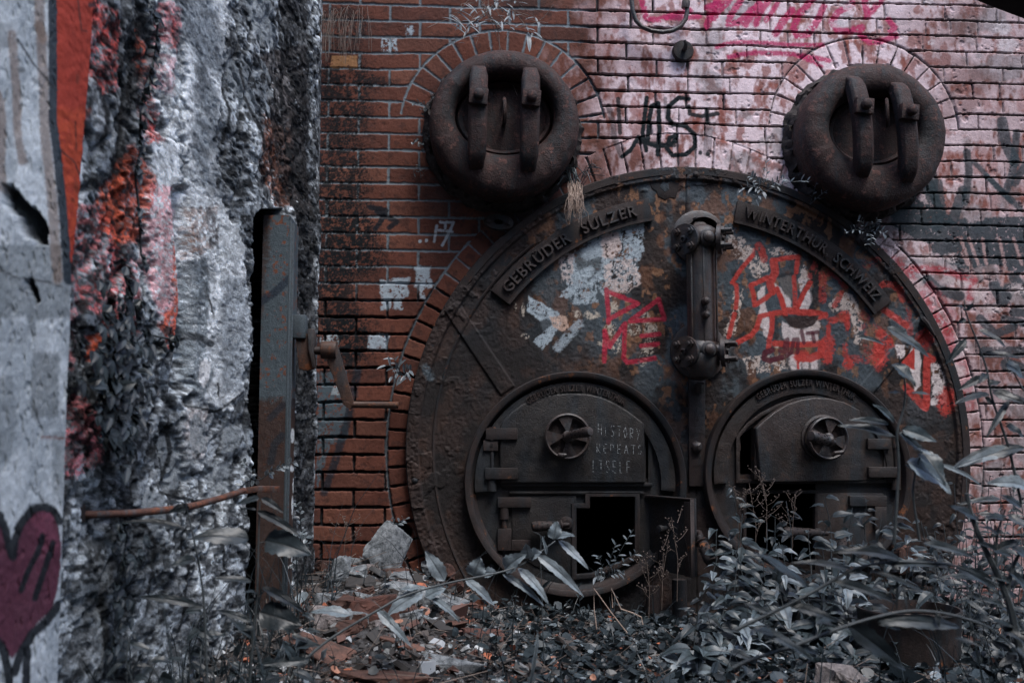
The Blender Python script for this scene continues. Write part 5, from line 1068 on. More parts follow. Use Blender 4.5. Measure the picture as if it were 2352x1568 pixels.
m = MB(); m.prism([P(u, v, yk-.035) for u, v in cv('B4', [(462, 850), (495, 845), (512, 900), (500, 1000), (515, 1110), (495, 1105), (468, 980)])], (0, .05, 0)); m.build('gear_segment', M_fitting, post, bevel=.002)
cr_ = MB(); a, b = P(716, 805, yk), P(740, 805, yk); a.z = b.z; cr_.tube([a, b], .015, 14); cr_.build('crank_shaft', M_iron, post)
m = MB(); a, b = P(738, 804, yk), P(773, 804, yk); a.z = b.z; m.tube([a, b], .032, 20); m.prism([P(u, v, yk-.012) for u, v in cv('B4', [(590, 1060), (655, 950), (685, 1040), (768, 1335), (745, 1382), (702, 1355)])], (0, .024, 0))
crk = m.build('crank_arm', M_beamr, post, bevel=.003)
m = MB(); a, b = P(800, 929, yk), P(915, 930, yk); m.tube([P(796, 922, yk), P(806, 929, yk), b], .0125, 12); m.build('crank_handle', M_beamr, crk)
# ------------------------------------------------------------------ bent rusty bar on the left
m = MB(); ps = [q+Vector((.045, 0, 0)) for q in ()]+[P(145, 1181, -1.80), P(220, 1181, -1.78), P(300, 1178, -1.70), P(380, 1171, -1.58), P(450, 1160, -1.44), P(510, 1143, -1.28), P(560, 1126, -1.05)]
m.tube(ps, [.0085, .0085, .0085, .009, .009, .009, .009], 12); br_ = m.build('rusty_bar', M_bar, None); tag(br_, 'bent orange rusty bar fixed across the rubble masonry, from pier to post', 'iron bar')
m = MB(); m.rect(148, 1158, 186, 1200, -1.82, .03); m.build('clamp', M_iron, br_, bevel=.003)
m = MB(); m.prism([P(u, v, -1.04) for u, v in ((548, 1122), (590, 1116), (640, 1117), (641, 1131), (590, 1130), (552, 1136))], (0, .03, 0)); m.build('end_strap', M_bar, br_, bevel=.003)
# ------------------------------------------------------------------ fittings on the brick wall
pts = cv('B8', [(294, -60), (296, 0), (302, 60), (320, 110), (350, 142), (400, 163), (460, 170), (510, 162), (555, 138), (580, 100), (588, 60), (584, 20), (578, -60)])
m = MB(); m.tube([P(u, v, -.055) for u, v in pts], .0098, 12); rod = m.build('bent_conduit', M_fitting); tag(rod, 'thin dark metal pipe bent into a U, hanging at the top of the wall', 'pipe')
m = MB(); a, b = P(1576, 2, -.055), P(1574, 20, -.055); m.tube([a, b], .018, 6); m.build('coupling', M_fitting, rod, bevel=.002)
q = P(1569, 117, -.02); boss = thing('wall_boss', (q.x, 0, q.z), 'small round rusty boss with a hook, below the bent pipe', 'wall boss')
m = MB(); m.lathe((q.x, -.0, q.z), (0, -1, 0), [(.045, -.01), (.046, .022), (.042, .03), (.012, .032), (.0001, .032)], 32); m.build('disc', M_iron, boss)
m = MB(); m.tube([q+Vector((0, -.01, .0)), q+Vector((.0, -.035, -.005)), q+Vector((.002, -.045, .012)), q+Vector((-.004, -.046, .028))], [.010, .010, .008, .006], 8); m.build('hook', M_iron, boss); 
for (u, v, rot, lb) in ((1145, 512, .1, 'oval rusty flange on the boiler edge, under the left drum head'), (1994, 540, -.7, 'oval rusty flange on the boiler edge, under the right drum head behind leaves')):
    q = P(u, v, -.05); fl = thing('oval_flange', (q.x, q.y, q.z), lb, 'flange', 'oval flanges on the boiler edge'); Rm = Matrix.Rotation(rot, 3, 'Y')
    vs = []; n = 32
    for (s_, h) in ((1, 0), (1, .016), (.92, .02), (.3, .021), (.3, .0)):
        vs += [q+Rm @ Vector((.062*s_*math.cos(2*math.pi*k/n), -h, .034*s_*math.sin(2*math.pi*k/n))) for k in range(n)]
    MB().add(vs, [(j*n+k, j*n+(k+1) % n, (j+1)*n+(k+1) % n, (j+1)*n+k) for j in range(4) for k in range(n)]).build('plate', M_iron, fl)
    for s_ in (-1, 1): MB().lathe(q+Rm @ Vector((.042*s_, -.018, 0)), (0, -1, 0), [(.010, 0), (.010, .010), (.0001, .012)], 6).build('bolt', M_iron, fl)
    MB().lathe(q+Vector((0, -.001, 0)), (0, -1, 0), [(.0001, .0), (.018, .0)], 16).build('bore_shade_disc', M_dark, fl)  # dark disc painted in for the shade inside the flange
q = P(2122, 738, -.05); m = MB(); m.tube([P(2118, 732, -.05), P(2128, 742, -.06), P(2146, 770, -.05)], [.014, .012, .006], 8); m.build('lug', M_iron, boil)
m = MB(); m.prism([P(u, v, -1.1) for u, v in ((2150, -50), (2235, -2), (2300, 24), (2430, 72), (2520, 80), (2520, -160), (2150, -160))], (0, -.25, 0)); tag(m.build('roof_beam', M_dark, None), 'black underside of a roof beam cutting the upper right corner', 'beam')
# ------------------------------------------------------------------ rusty tub
q = P(2086, 1394, -.88); g0 = gzf(q.x, q.y)
tub = thing('rusty_tub', (q.x, q.y, g0), 'low round rusty tub full of leaves, standing in the weeds', 'tub')
hh = q.z-g0+.02
m = MB(); m.lathe((q.x, q.y, g0-.02), (0, 0, 1), [(.0001, .01), (.145, .01), (.150, .0), (.155, hh*.55), (.160, hh-.012), (.164, hh-.006), (.163, hh), (.156, hh), (.152, hh-.02), (.147, .03), (.0001, .03)], 64); m.build('wall', M_iron, tub)
m = MB(); m.lathe((q.x, q.y, g0-.02), (0, 0, 1), [(.0001, hh-.045), (.151, hh-.04)], 32); m.build('soil', M_rock if False else M_drydark, tub)
m = MB(); m.tube([Vector((q.x+.09*math.cos(t_)+.02, q.y+.05*math.sin(t_), g0-.02+hh-.025)) for t_ in [k*.5 for k in range(10)]], .004, 8); m.build('wire_loop', M_iron, tub)

# ------------------------------------------------------------------ unseen wall added behind the viewer to cut the frontal light
m = MB(); m.box((1.5, -5.2, 2.7), (18, .3, 6.0)); tag(m.build('light_block_wall', M_crust, None), 'unseen dark wall added behind the viewer to hold back frontal light', 'wall')
# ------------------------------------------------------------------ plants
class Fol:
    def __init__(s): s.v = []; s.f = []; s.a = []
    def leaf(s, b, t, w, n=None, arch=.12, fold=.25, res=(7, 5), wave=.0, kind=0, tw=0.0, rs=0):
        b, t = Vector(b), Vector(t); d = t-b; L = d.length
        if L < 1e-5: return
        n = Vector(n) if n is not None else Vector((.1, -.55, .8)); dn = d.normalized(); n = (n-dn*n.dot(dn))
        if n.length < .05: n = dn.orthogonal()
        n.normalize(); sd = dn.cross(n); R, C = res; k = len(s.v)
        for i in range(R):
            u = i/(R-1)
            if kind == 0: wf = math.sin(math.pi*min(1, u**.75*1.0))**.8*(1-.25*u) if 0 < u < 1 else 0
            elif kind == 1: wf = (math.sin(math.pi*u**.6)**.75)*(1-.1*u) if 0 < u < 1 else 0      # broad, egg shaped
            else: wf = math.sin(math.pi*u**.9)**.6 if 0 < u < 1 else 0
            for j in range(C):
                x = (j/(C-1)-.5)*2; ax = abs(x)
                ser = 1+.10*math.sin(i*2.4+rs)*(ax > .8) if wave else 1
                off = n*(arch*L*4*u*(1-u)*.5+fold*ax*w*.5*wf+wave*w*math.sin(u*11+rs+x)*ax*.5)-Vector((0, 0, 1))*(arch*L*u*u*.6)
                s.v.append(b+d*u+sd*(x*w*.5*wf*ser)+off)
                vv = max(0, 1-ax*7) if C > 5 else (1 if ax < .1 else 0)
                if R > 9: vv = max(vv, max(0, 1-abs(((u*7-ax*1.1) % 1)-.5)*7)*.55)
                s.a.append(vv)
        s.f += [(k+i*C+j, k+i*C+j+1, k+(i+1)*C+j+1, k+(i+1)*C+j) for i in range(R-1) for j in range(C-1)]
    def build(s, name, mat, parent=None):
        me = bpy.data.meshes.new(name); me.from_pydata([tuple(q) for q in s.v], [], s.f); me.update()
        for p_ in me.polygons: p_.use_smooth = True
        at = me.attributes.new('vein', 'FLOAT', 'POINT'); at.data.foreach_set('value', s.a)
        return link(name, me, mat, parent)
def spline(pts, n=5):
    pts = [Vector(p) for p in pts]; out = []; P_ = [pts[0]*2-pts[1]]+pts+[pts[-1]*2-pts[-2]]
    for i in range(1, len(P_)-2):
        for k in range(n):
            t = k/n; a, b, c_, d_ = P_[i-1:i+3]; out.append(.5*((2*b)+(c_-a)*t+(2*a-5*b+4*c_-d_)*t*t+(3*b-a-3*c_+d_)*t**3))
    return out+[pts[-1]]
def plant(name, label, cat, stems, leaves, group=None, lm=None, sm=None, big=False):
    """stems: ([(u,v,y)...], radius); leaves: (bu,bv,tu,tv,width_px,y[,kind[,dy]])"""
    base = P(*stems[0][0][0]); base.z = min(base.z, P(*stems[0][0][-1]).z)
    t = thing(name, base, label, cat, group)
    for pts, r in stems:
        w_ = spline([P(*q) for q in pts]); m = MB(); m.tube(w_, [r*(1-.55*i/len(w_)) for i in range(len(w_))], 6); m.build('stem', sm or M_stem, t)
    f = Fol(); rr_ = random.Random(int(leaves[0][0]) if leaves else 1)
    for i, l in enumerate(leaves):
        bu, bv, tu, tv, w_, y = l[:6]; kd = l[6] if len(l) > 6 else 0; dy = l[7] if len(l) > 7 else rr_.uniform(-.04, .01)
        b, e = P(bu, bv, y), P(tu, tv, y+dy); L = (e-b).length; wm = w_*(y+D)/F
        nrm = (rr_.uniform(-.25, .25), rr_.uniform(-.9, -.5), rr_.uniform(.3, .9))
        f.leaf(b, e, wm, nrm, rr_.uniform(.05, .16), rr_.uniform(.1, .4), (17, 13) if big else (8, 5), .12, kd, rs=i)
    if leaves: f.build('foliage', lm or M_leaf, t)
    return t
def c1(c, l, y, dy=None):     # leaf in crop coordinates
    (a, b), (d_, e) = cv(c, [(l[0], l[1]), (l[2], l[3])]); return (a, b, d_, e, cs(c, l[4]), y)+tuple(l[5:])
def c2(c, pts, y0, y1=None):
    q = cv(c, pts); y1 = y0 if y1 is None else y1; n = len(q)-1; return [(u, v, y0+(y1-y0)*i/n) for i, (u, v) in enumerate(q)]
yl = -1.75
plant('tall_weed', 'tall weed with large pointed leaves, its thin pale stem before the rusty bar', 'weed', [(c2('C8', [(1500, 1560), (1485, 1100), (1470, 860), (1440, 650), (1400, 450), (1365, 300), (1335, 170)], yl), .0035)],
      [c1('C8', l, yl) for l in ((1800, 460, 1360, 430, 150, 1), (1370, 235, 1215, 260, 75, 1), (1345, 390, 870, 310, 60), (1420, 600, 1235, 650, 80), (1440, 610, 1500, 590, 70), (1440, 945, 990, 845, 70), (1345, 210, 1440, 150, 24), (1330, 200, 1180, 190, 22), (1490, 960, 1320, 965, 26))], lm=M_leafd, big=True)
plant('tall_weed', 'tall weed with large veined leaves in front of the steel post', 'weed', [(c2('C8', [(1800, 1560), (1830, 1200), (1860, 850), (1870, 500), (1880, 190)], yl+.1), .0036), (c2('C8', [(1870, 490), (1920, 480)], yl+.1), .002)],
      [c1('C8', l, yl+.1) for l in ((1875, 165, 1705, 210, 70, 1), (1890, 165, 2055, 260, 60), (1860, 260, 2190, 430, 75), (1920, 470, 2260, 560, 200, 1), (1855, 250, 1740, 240, 30), (1820, 770, 1530, 735, 60), (1895, 810, 2215, 985, 80), (1880, 990, 2190, 1080, 200, 1), (1860, 900, 1730, 950, 50), (1865, 860, 1755, 835, 40), (1870, 870, 1920, 840, 30), (1865, 900, 1840, 850, 30), (1830, 1060, 1560, 960, 60), (1830, 1180, 1640, 1010, 60), (1840, 1110, 1680, 1110, 50), (1700, 1310, 1760, 1190, 60), (2140, 1360, 2040, 1180, 70), (2240, 1340, 1880, 1360, 70), (1850, 1380, 2040, 1400, 60))], lm=M_leafd, big=True)
bl_ = thing; 
plant('arching_weed', 'arching stem of toothed leaves crossing in front of the left furnace', 'weed', [(c2('A7', [(-60, 1500), (40, 1370), (200, 1240), (470, 1080), (620, 1000), (860, 930), (1150, 870), (1300, 820), (1420, 740), (1500, 680)], -1.45, -1.15), .0045)],
      [c1('A7', l, -1.2) for l in ((720, 985, 500, 1110, 120, 1), (700, 955, 590, 960, 60), (740, 1010, 860, 950, 90), (850, 915, 735, 720, 100), (1020, 885, 1060, 770, 120, 1), (1080, 870, 1165, 860, 70), (1205, 850, 1330, 740, 110, 1), (1345, 780, 1330, 690, 90), (1360, 770, 1420, 740, 90), (1390, 760, 1670, 980, 70), (1490, 670, 1510, 555, 90, 1), (1510, 665, 1620, 640, 60), (1520, 675, 1700, 840, 60), (1280, 840, 1465, 1030, 70), (1190, 875, 1440, 1040, 50), (970, 905, 1150, 1060, 70), (1430, 810, 1490, 860, 40), (1450, 760, 1420, 640, 26), (760, 1010, 940, 1140, 50), (470, 1090, 540, 1200, 60), (450, 1085, 660, 1290, 60), (300, 1120, 60, 1080, 80), (130, 1380, 160, 1300, 46))], lm=M_leafp, big=True)
plant('thin_weed', 'single upright grass-like stalk in front of the ash door', 'weed', [(c2('C6', [(740, 1300), (725, 950), (720, 700), (710, 480), (712, 300), (690, 262), (655, 248)], -1.0), .0018)], [c1('C6', l, -1.0) for l in ((715, 330, 745, 270, 24), (735, 485, 810, 555, 40), (720, 690, 800, 610, 30))])
plant('grass_blade', 'long pale grass blade leaning in the bottom foreground', 'grass blade', [(c2('C6', [(625, 1500), (640, 1380)], -1.7), .002)], [c1('C6', (622, 1470, 690, 975, 30, 2), -1.7)], lm=M_leafp)
for i, (pts, y) in enumerate((([(1150, 1010), (1130, 860), (1128, 690), (1265, 880), (1390, 1040)], -.55), ([(1150, 800), (1140, 740), (1128, 690)], -.55), ([(1275, 840), (1265, 690), (1340, 850), (1440, 885), (1500, 915), (1512, 975)], -.55))):
    if i == 1: continue
    m = MB(); m.tube([P(*q) for q in c2('C6', pts, y)], .0022, 5); tag(m.build('dry_stalk', M_dry), ['pale straw stalk kinked into an A shape below the ash door', None, 'tan straw stalk snapped over, right of the A shaped stalk'][i], 'dry stalk', 'dry stalks below the furnaces')
# near, blurred branches on the right
yn = -2.2
plant('near_branch', 'blurred dark branch rising to the right, with long leaves, nearest of the two', 'branch', [(c2('C7', [(-150, 1440), (0, 1370), (370, 1250), (850, 1070), (1250, 965), (1500, 950), (1800, 1000), (2100, 1120), (2351, 1350)], yn), .0045)],
      [c1('C7', l, yn) for l in ((30, 1085, 570, 1360, 110, 0, -.02), (240, 1165, -10, 1090, 90, 0), (860, 1080, 1340, 1440, 190, 1), (1090, 1035, 1800, 1050, 130, 2), (370, 1240, 620, 1330, 80), (1750, 1180, 2010, 1260, 50), (1600, 960, 1620, 1080, 60), (700, 1060, 560, 1040, 90), (1300, 1110, 1100, 1050, 60))], lm=M_leafd, big=True)
plant('near_branch', 'blurred branch rising to the right behind the nearest one, with long drooping leaves', 'branch', [(c2('C7', [(-120, 1110), (0, 1050), (300, 910), (530, 790), (850, 610), (1000, 560), (1200, 530), (1400, 530), (1750, 560), (2130, 720)], yn+.1), .0045)],
      [c1('C7', l, yn+.1) for l in ((490, 740, 0, 410, 130, 0), (870, 590, 340, 500, 70), (1290, 505, 690, 390, 110, 0), (1200, 560, 1740, 540, 85), (1000, 590, 1600, 830, 60), (700, 690, 1270, 860, 90), (350, 910, 760, 1020, 110), (1270, 500, 970, 500, 60), (1750, 560, 2130, 760, 90), (1250, 470, 1180, 150, 14), (1260, 640, 1255, 960, 30), (1290, 640, 1350, 960, 26), (1480, 370, 1960, 480, 90), (200, 980, -60, 870, 60))], lm=M_leafd, big=True)
plant('near_bush', 'dark blurred bush at the right edge with a thick stem', 'bush', [(c2('C7', [(2420, 1600), (2300, 1200), (2230, 900), (2130, 650), (2010, 400), (1900, 130), (1860, -60)], yn+.3), .010), (c2('C7', [(2190, 850), (2260, 560), (2351, 400)], yn+.3), .006), (c2('C7', [(2110, 560), (2120, 300), (2190, 80)], yn+.3), .004)],
      [c1('C7', l, yn+.3) for l in ((2200, 120, 2420, 260, 110), (2190, 160, 2000, 130, 80), (1960, 160, 1700, 30, 100), (2160, -10, 1760, 20, 60), (2200, 380, 2420, 520, 120), (2190, 580, 2420, 800, 90), (2150, 1080, 2400, 1240, 120), (2080, 700, 1780, 560, 110), (2000, 700, 1600, 620, 60), (2240, 930, 2420, 960, 70), (2130, 440, 1900, 330, 60), (2250, 1300, 2040, 1180, 60), (1850, 850, 2060, 1000, 50), (2300, 1240, 2420, 1440, 100), (2150, 300, 1960, 210, 80), (2120, 420, 2330, 330, 90), (2240, 700, 2050, 640, 80), (2180, 900, 1960, 830, 70), (2270, 1100, 2060, 1020, 80), (2330, 60, 2140, -60, 90), (2250, 480, 2080, 420, 60), (2290, 1330, 2120, 1420, 80))], lm=M_leafd, big=True)
ym = -1.8
plant('leafy_weed', 'weed with pale curled leaves blurring over the right fire door hinge', 'weed', [(c2('A6', [(1530, 2000), (1550, 1700), (1560, 1500), (1550, 1300), (1590, 1150), (1600, 1000), (1560, 820)], ym), .004)],
      [c1('A6', l, ym, None) for l in ((1530, 1240, 1390, 1105, 60), (1500, 1250, 1235, 1205, 55), (1540, 1330, 1170, 1240, 85), (1580, 1280, 1800, 1350, 100), (1700, 1420, 1850, 1620, 150, 1), (1600, 1500, 1720, 1600, 40), (1560, 1300, 1740, 1440, 70), (1480, 640, 1760, 820, 90), (1300, 700, 1480, 740, 34), (1640, 1050, 1765, 1060, 34), (1500, 1050, 1575, 1050, 44), (1520, 870, 1665, 1000, 120, 1))], lm=M_leaf, big=True)
plant('big_leaf_stalk', 'stalk with one large pale folded leaf hanging over the right edge of the furnace', 'weed', [(c2('A8', [(1640, 700), (1600, 400), (1640, 200), (1660, 150)], ym), .003)],
      [c1('A8', l, ym) for l in ((1560, 225, 1840, 400, 150, 1), (1765, 240, 2020, 350, 40), (1600, 140, 1720, 180, 60), (2240, 150, 1850, 230, 90), (2300, 380, 2040, 330, 110))], lm=M_leafp, big=True)
plant('flowering_weed', 'tall thin dark weed in front of the pink bricks at the right', 'weed', [(c2('A6', [(2330, 1750), (2250, 1400), (2150, 1100), (2110, 900), (2040, 700), (1985, 560), (1970, 470)], ym), .0035), (c2('A6', [(2346, 1040), (2300, 960), (2260, 880)], ym), .0025)],
      [c1('A6', l, ym) for l in ((1985, 715, 1850, 860, 60), (2060, 660, 2240, 760, 70, 1), (2100, 800, 2340, 835, 55), (2230, 870, 2350, 960, 110, 1), (2100, 950, 1925, 1030, 60), (2130, 1060, 1900, 1110, 60), (2145, 1050, 2350, 1110, 90), (1990, 540, 1920, 500, 40), (1990, 540, 2030, 480, 30), (1980, 590, 1930, 610, 40), (2110, 930, 2060, 990, 50), (2120, 1000, 2200, 980, 60), (2100, 1080, 2150, 1120, 40), (2350, 1395, 1890, 1490, 100, 2), (2230, 1260, 2350, 1330, 90), (2250, 1100, 2100, 1330, 50))], lm=M_leafd, big=True)
# thicket in front of the right furnace
rr = random.Random(21); k = 0
ORD = ['leftmost', 'second from the left', 'third from the left', 'fourth from the left', 'fifth from the left', 'sixth from the left', 'seventh from the left', 'eighth from the left', 'ninth from the left', 'tenth from the left', 'eleventh from the left', 'twelfth from the left', 'thirteenth from the left', 'fourteenth from the left', 'fifteenth from the left', 'sixteenth from the left', 'seventeenth from the left', 'eighteenth from the left', 'nineteenth from the left', 'twentieth from the left', 'twenty-first from the left']
def ranks(uv, cuts, rows, fmt):
    out = [None]*len(uv)
    for ri in range(len(rows)):
        lo, hi = ([-1e9]+cuts)[ri], (cuts+[1e9])[ri]; ix = sorted([i for i, q in enumerate(uv) if lo <= q[1] < hi], key=lambda i: uv[i][0])
        for k_, i in enumerate(ix): out[i] = fmt % (rows[ri], ORD[k_] if k_ < 21 else 'number %d from the left' % (k_+1))
    return out
def weed(u, v, y, h, n, ll, label, cat, group, lm, seed, lean=0, name='leafy_weed', sm=None, br=None):
    r = random.Random(seed); b = P(u, v, y); b.z = min(b.z, gzf(b.x, b.y)-.01)+0; top = P(u, v, y).z+h
    t = thing(name, b, label, cat, group); pts = [b]; H = top-b.z
    for i in range(1, 6): pts.append(Vector((b.x+lean*(i/5)**2+r.uniform(-.012, .012), y+r.uniform(-.015, .015), b.z+H*i/5)))
    w_ = spline(pts, 3); m = MB(); m.tube(w_, [.0026*(1-.5*i/len(w_)) for i in range(len(w_))], 5); m.build('stem', sm or M_stem, t); f = Fol()
    for i in range(n):
        s_ = .22+.78*(i+.5)/n; q = w_[min(len(w_)-1, int(s_*len(w_)))]; side = 1 if i % 2 else -1; L = ll*r.uniform(.6, 1.25)*(1.15-.55*s_*s_)
        dr = Vector((side*r.uniform(.35, 1)+.35, r.uniform(-.9, .35), r.uniform(-.55, .25))).normalized()
        pet = q+dr*L*.18; f.leaf(q.lerp(pet, .8), pet+dr*L, L*r.uniform(.36, .52), (r.uniform(-.4, .4), r.uniform(-.8, -.2), r.uniform(.5, 1)), r.uniform(.05, .3), r.uniform(.1, .45), (9, 7), .1, 1, rs=i)
    f.build('foliage', lm, t); return t
G1 = 'leafy weeds in the thicket before the right furnace'
tops = [(1690, 1118), (1640, 1215), (1712, 1262), (1740, 1200), (1790, 1245), (1825, 1150), (1845, 1218), (1880, 1180), (1905, 1262), (1935, 1165), (1962, 1230), (2000, 1190), (2022, 1262), (2060, 1240), (2092, 1282), (1660, 1320), (1730, 1340), (1790, 1335), (1850, 1330), (1915, 1340), (1985, 1345), (1620, 1400), (1690, 1420), (1770, 1430), (1850, 1420), (1950, 1440), (1590, 1345), (1730, 1500), (1830, 1520), (1640, 1490), (2140, 1330), (1560, 1510), (1960, 1500), (2040, 1470), (2110, 1500), (2010, 1410), (2170, 1430), (1680, 1180), (1770, 1290), (1870, 1290), (1955, 1300), (2040, 1330), (1760, 1385), (1880, 1390), (1700, 1370), (1600, 1450), (1680, 1540), (1780, 1470), (1870, 1480), (1625, 1280), (1985, 1150), (2040, 1185), (1900, 1140), (1790, 1190), (1670, 1250), (2075, 1225)]
LB_ = ranks(tops, [1205, 1262, 1342, 1425], ['top', 'second', 'third', 'fourth', 'lowest'], 'oval-leaved grey weed in the %s tier of the thicket, %s')
for i, (u, v) in enumerate(tops):
    y = -.42-.55*((v-1110)/420)+rr.uniform(-.12, .1)
    weed(u, v, y, 0, rr.randint(12, 17), rr.uniform(.07, .098), LB_[i], 'weed', G1, (M_leafp if i % 9 == 4 else (M_leafd if i % 3 == 2 else M_leaf)), 100+i, rr.uniform(-.03, .06))
extra = 1
G2 = 'dark weeds filling the lower right corner'
uv_ = [(rr.uniform(2080, 2380), rr.uniform(1180, 1500)) for i in range(38)]+[(rr.uniform(2190, 2370), rr.uniform(1090, 1200)) for i in range(12)]+[(rr.uniform(2060, 2200), rr.uniform(1200, 1300)) for i in range(8)]; LB_ = ranks(uv_, [1180, 1255, 1335, 1415], ['topmost', 'high', 'upper middle', 'lower middle', 'lowest'], 'dark weed at the lower right, %s band of the tangle, %s')
for i, (u, v) in enumerate(uv_):
    y = -.35-.8*((v-1180)/400)+rr.uniform(-.1, .1)
    weed(u, v, y, 0, rr.randint(7, 12), rr.uniform(.04, .075), LB_[i], 'weed', G2, M_leafd, 300+i, rr.uniform(-.05, .05))
G3 = 'low dark weeds at the lower left'
uv_ = [(rr.uniform(150, 720), rr.uniform(1400, 1545)) for i in range(22)]; LB_ = ranks(uv_, [1450, 1500], ['upper', 'middle', 'bottom'], 'low dark weed at the lower left, %s band, %s')
for i, (u, v) in enumerate(uv_):
    y = -1.9+rr.uniform(-.1, .5)+(u-150)/570*.55
    weed(u, v, y, 0, rr.randint(6, 10), rr.uniform(.04, .075), LB_[i], 'weed', G3, M_leafd, 400+i, rr.uniform(-.05, .05))
uv_ = [(rr.uniform(980, 1560), rr.uniform(.12, .8)) for i in range(20)]; LB_ = ranks(uv_, [.35, .55], ['close to the plate', 'a step in front', 'farthest out'], 'small weed at the foot of the boiler, %s, %s')
for i, (u, yy_) in enumerate(uv_):
    y = -yy_; q = onground(u, 1400+min(150, -y*150)); v = PJ(np.array(q.x), np.array(q.y), np.array(q.z))[1]-rr.uniform(20, 70)
    weed(u, float(v), y, 0, rr.randint(6, 9), rr.uniform(.025, .045), LB_[i], 'weed', 'small weeds at the foot of the boiler', M_leafd, 500+i, rr.uniform(-.03, .03))
# fine sprigs
def sprig(u, v, y, dirs, ll, n, label, lm, name='sprig', cat='plant', kw=.2, r0=.0012, grp=None):
    b = P(u, v, y); t = thing(name, b, label, cat, grp); r = random.Random(int(u*3+v)); f = Fol()
    for (du, dv, dy) in dirs:
        e = P(u+du, v+dv, y+dy); c_ = b.lerp(e, .5)+Vector((r.uniform(-.01, .01), -.02, .01)); w_ = spline([b, c_, e], 6); m = MB(); m.tube(w_, r0, 5); m.build('stem', M_stem, t)
        for i in range(n):
            s_ = .15+.85*(i+.5)/n; q = w_[int(s_*(len(w_)-1))]; ax = (e-b).normalized(); sd = ax.cross(Vector((0, -1, 0))).normalized()*(1 if i % 2 else -1)
            dr = (sd*r.uniform(.5, 1)+ax*r.uniform(.2, .8)+Vector((0, r.uniform(-.6, .3), r.uniform(-.1, .2)))).normalized(); f.leaf(q, q+dr*ll*r.uniform(.6, 1.2), ll*kw*1.4, (0, -.6, .8), .08, .2, (5, 3), 0, 2)
    f.build('foliage', lm, t); return t
sprig(1752, 440, -.10, [(5, -75, -.03), (-30, -35, -.05), (-60, -5, -.06), (50, -30, -.05), (110, -25, -.05), (-20, 20, -.06)], .034, 9, 'pale feathery sprig rooted on top of the boiler', M_leafp)
sprig(1860, 470, -.10, [(20, -75, -.02), (60, -40, -.05)], .022, 7, 'small sprig between the boiler top and the right drum head', M_leafp)
sprig(1990, 535, -.10, [(-20, -30, -.04), (25, -30, -.05), (-50, 0, -.05), (45, 5, -.05), (10, 30, -.05)], .026, 8, 'leafy sprig over the right oval flange', M_leafp)
sprig(925, 862, -.06, [(-45, -25, -.06), (-20, -42, -.05), (20, -10, -.06), (-30, 5, -.06), (10, 15, -.06)], .042, 5, 'small pale plant growing from the brick joint beside the boiler', M_leafp)
sprig(963, 395, -.03, [(-12, 8, -.03), (12, 6, -.03), (0, -12, -.03), (4, 14, -.03)], .02, 3, 'tiny rosette on the red bricks left of the left drum head', M_leaf)
sprig(970, 330, -.03, [(-25, 0, -.03), (12, -14, -.03), (0, 20, -.03)], .018, 5, 'creeping stem of round leaves beside the left drum head', M_leaf, kw=.6)
sprig(985, 250, -.03, [(-40, -10, -.03), (-20, 16, -.03), (8, -26, -.03)], .02, 5, 'small creeping plant left of the left drum head, the upper one', M_leaf, kw=.6)
sprig(910, 1215, -.05, [(-15, -20, -.05), (25, -25, -.05), (10, 30, -.05), (-20, 20, -.05)], .026, 6, 'tuft of small leaves in the broken hole low in the bricks', M_leafp, kw=.4)
sprig(1395, 1325, -.25, [(60, -110, -.05), (20, -80, -.05), (-20, -50, -.08), (70, -60, -.1), (-30, 0, -.1), (40, -10, -.1)], .032, 9, 'bushy sprig growing out of the open ash door', M_leafp)
sprig(1330, 1420, -.3, [(-5, -75, -.03), (30, -20, -.05), (-60, -20, -.1), (-30, -40, -.1), (50, -10, -.1)], .03, 8, 'leafy sprig right below the left furnace ring', M_leaf)
sprig(600, 1100, -1.0, [(60, -30, -.05), (-40, -40, -.05), (80, -40, -.05), (-50, 20, 0)], .022, 8, 'delicate sprig of tiny leaves in front of the post foot', M_leafp, kw=.4)
sprig(690, 1215, -.6, [(-10, -60, -.05), (-25, 30, -.05), (20, 40, -.05), (-15, 90, -.05)], .022, 8, 'pale little-leaved sprig climbing the corner beside the post', M_leafp, kw=.5)
# dry seed-head twigs before the furnaces
def twigs(u, v, y, h, label, seed, n=9):
    r = random.Random(seed); b = P(u, v, y); t = thing('seed_stalk', b, label, 'dry weed', 'dry seed stalks before the furnaces'); m = MB(); d_ = m
    m.tube([b, b+Vector((.005, 0, h*.5)), b+Vector((r.uniform(-.03, .03), -.01, h))], .0013, 4)
    for i in range(n):
        s_ = .35+.65*i/n; q = b+Vector((.005, 0, h*s_)); e = q+Vector((r.uniform(-1, 1)*.07, r.uniform(-.04, .04), r.uniform(.3, 1)*.06)); m.tube([q, q.lerp(e, .5)+Vector((0, 0, -.005)), e], .0008, 4)
        for j in range(4): f_ = q.lerp(e, .5+.5*j/3)+Vector((r.uniform(-.008, .008), 0, r.uniform(0, .01))); d_.ball(f_, .0026, 6)
    m.build('stem', M_drydark, t)
for i, (u, v, h) in enumerate(((1520, 1400, .25), (1555, 1380, .3), (1490, 1420, .2), (1735, 1300, .3), (1760, 1240, .25), (1700, 1250, .2), (1820, 1260, .2), (790, 1270, .12))):
    twigs(u, v, -.5 if i < 7 else -.2, h, ['dry seed stalk under the open ash door leaf', 'taller dry seed stalk beside the open ash door leaf', 'low dry seed stalk left of the open ash door leaf', 'branching seed stalk below the right fire door', 'seed stalk in the dark opening of the right furnace', 'short seed stalk at the left edge of the right furnace', 'seed stalk at the middle of the right furnace', 'tiny reddish seed stalk before the lower left bricks'][i], 600+i)
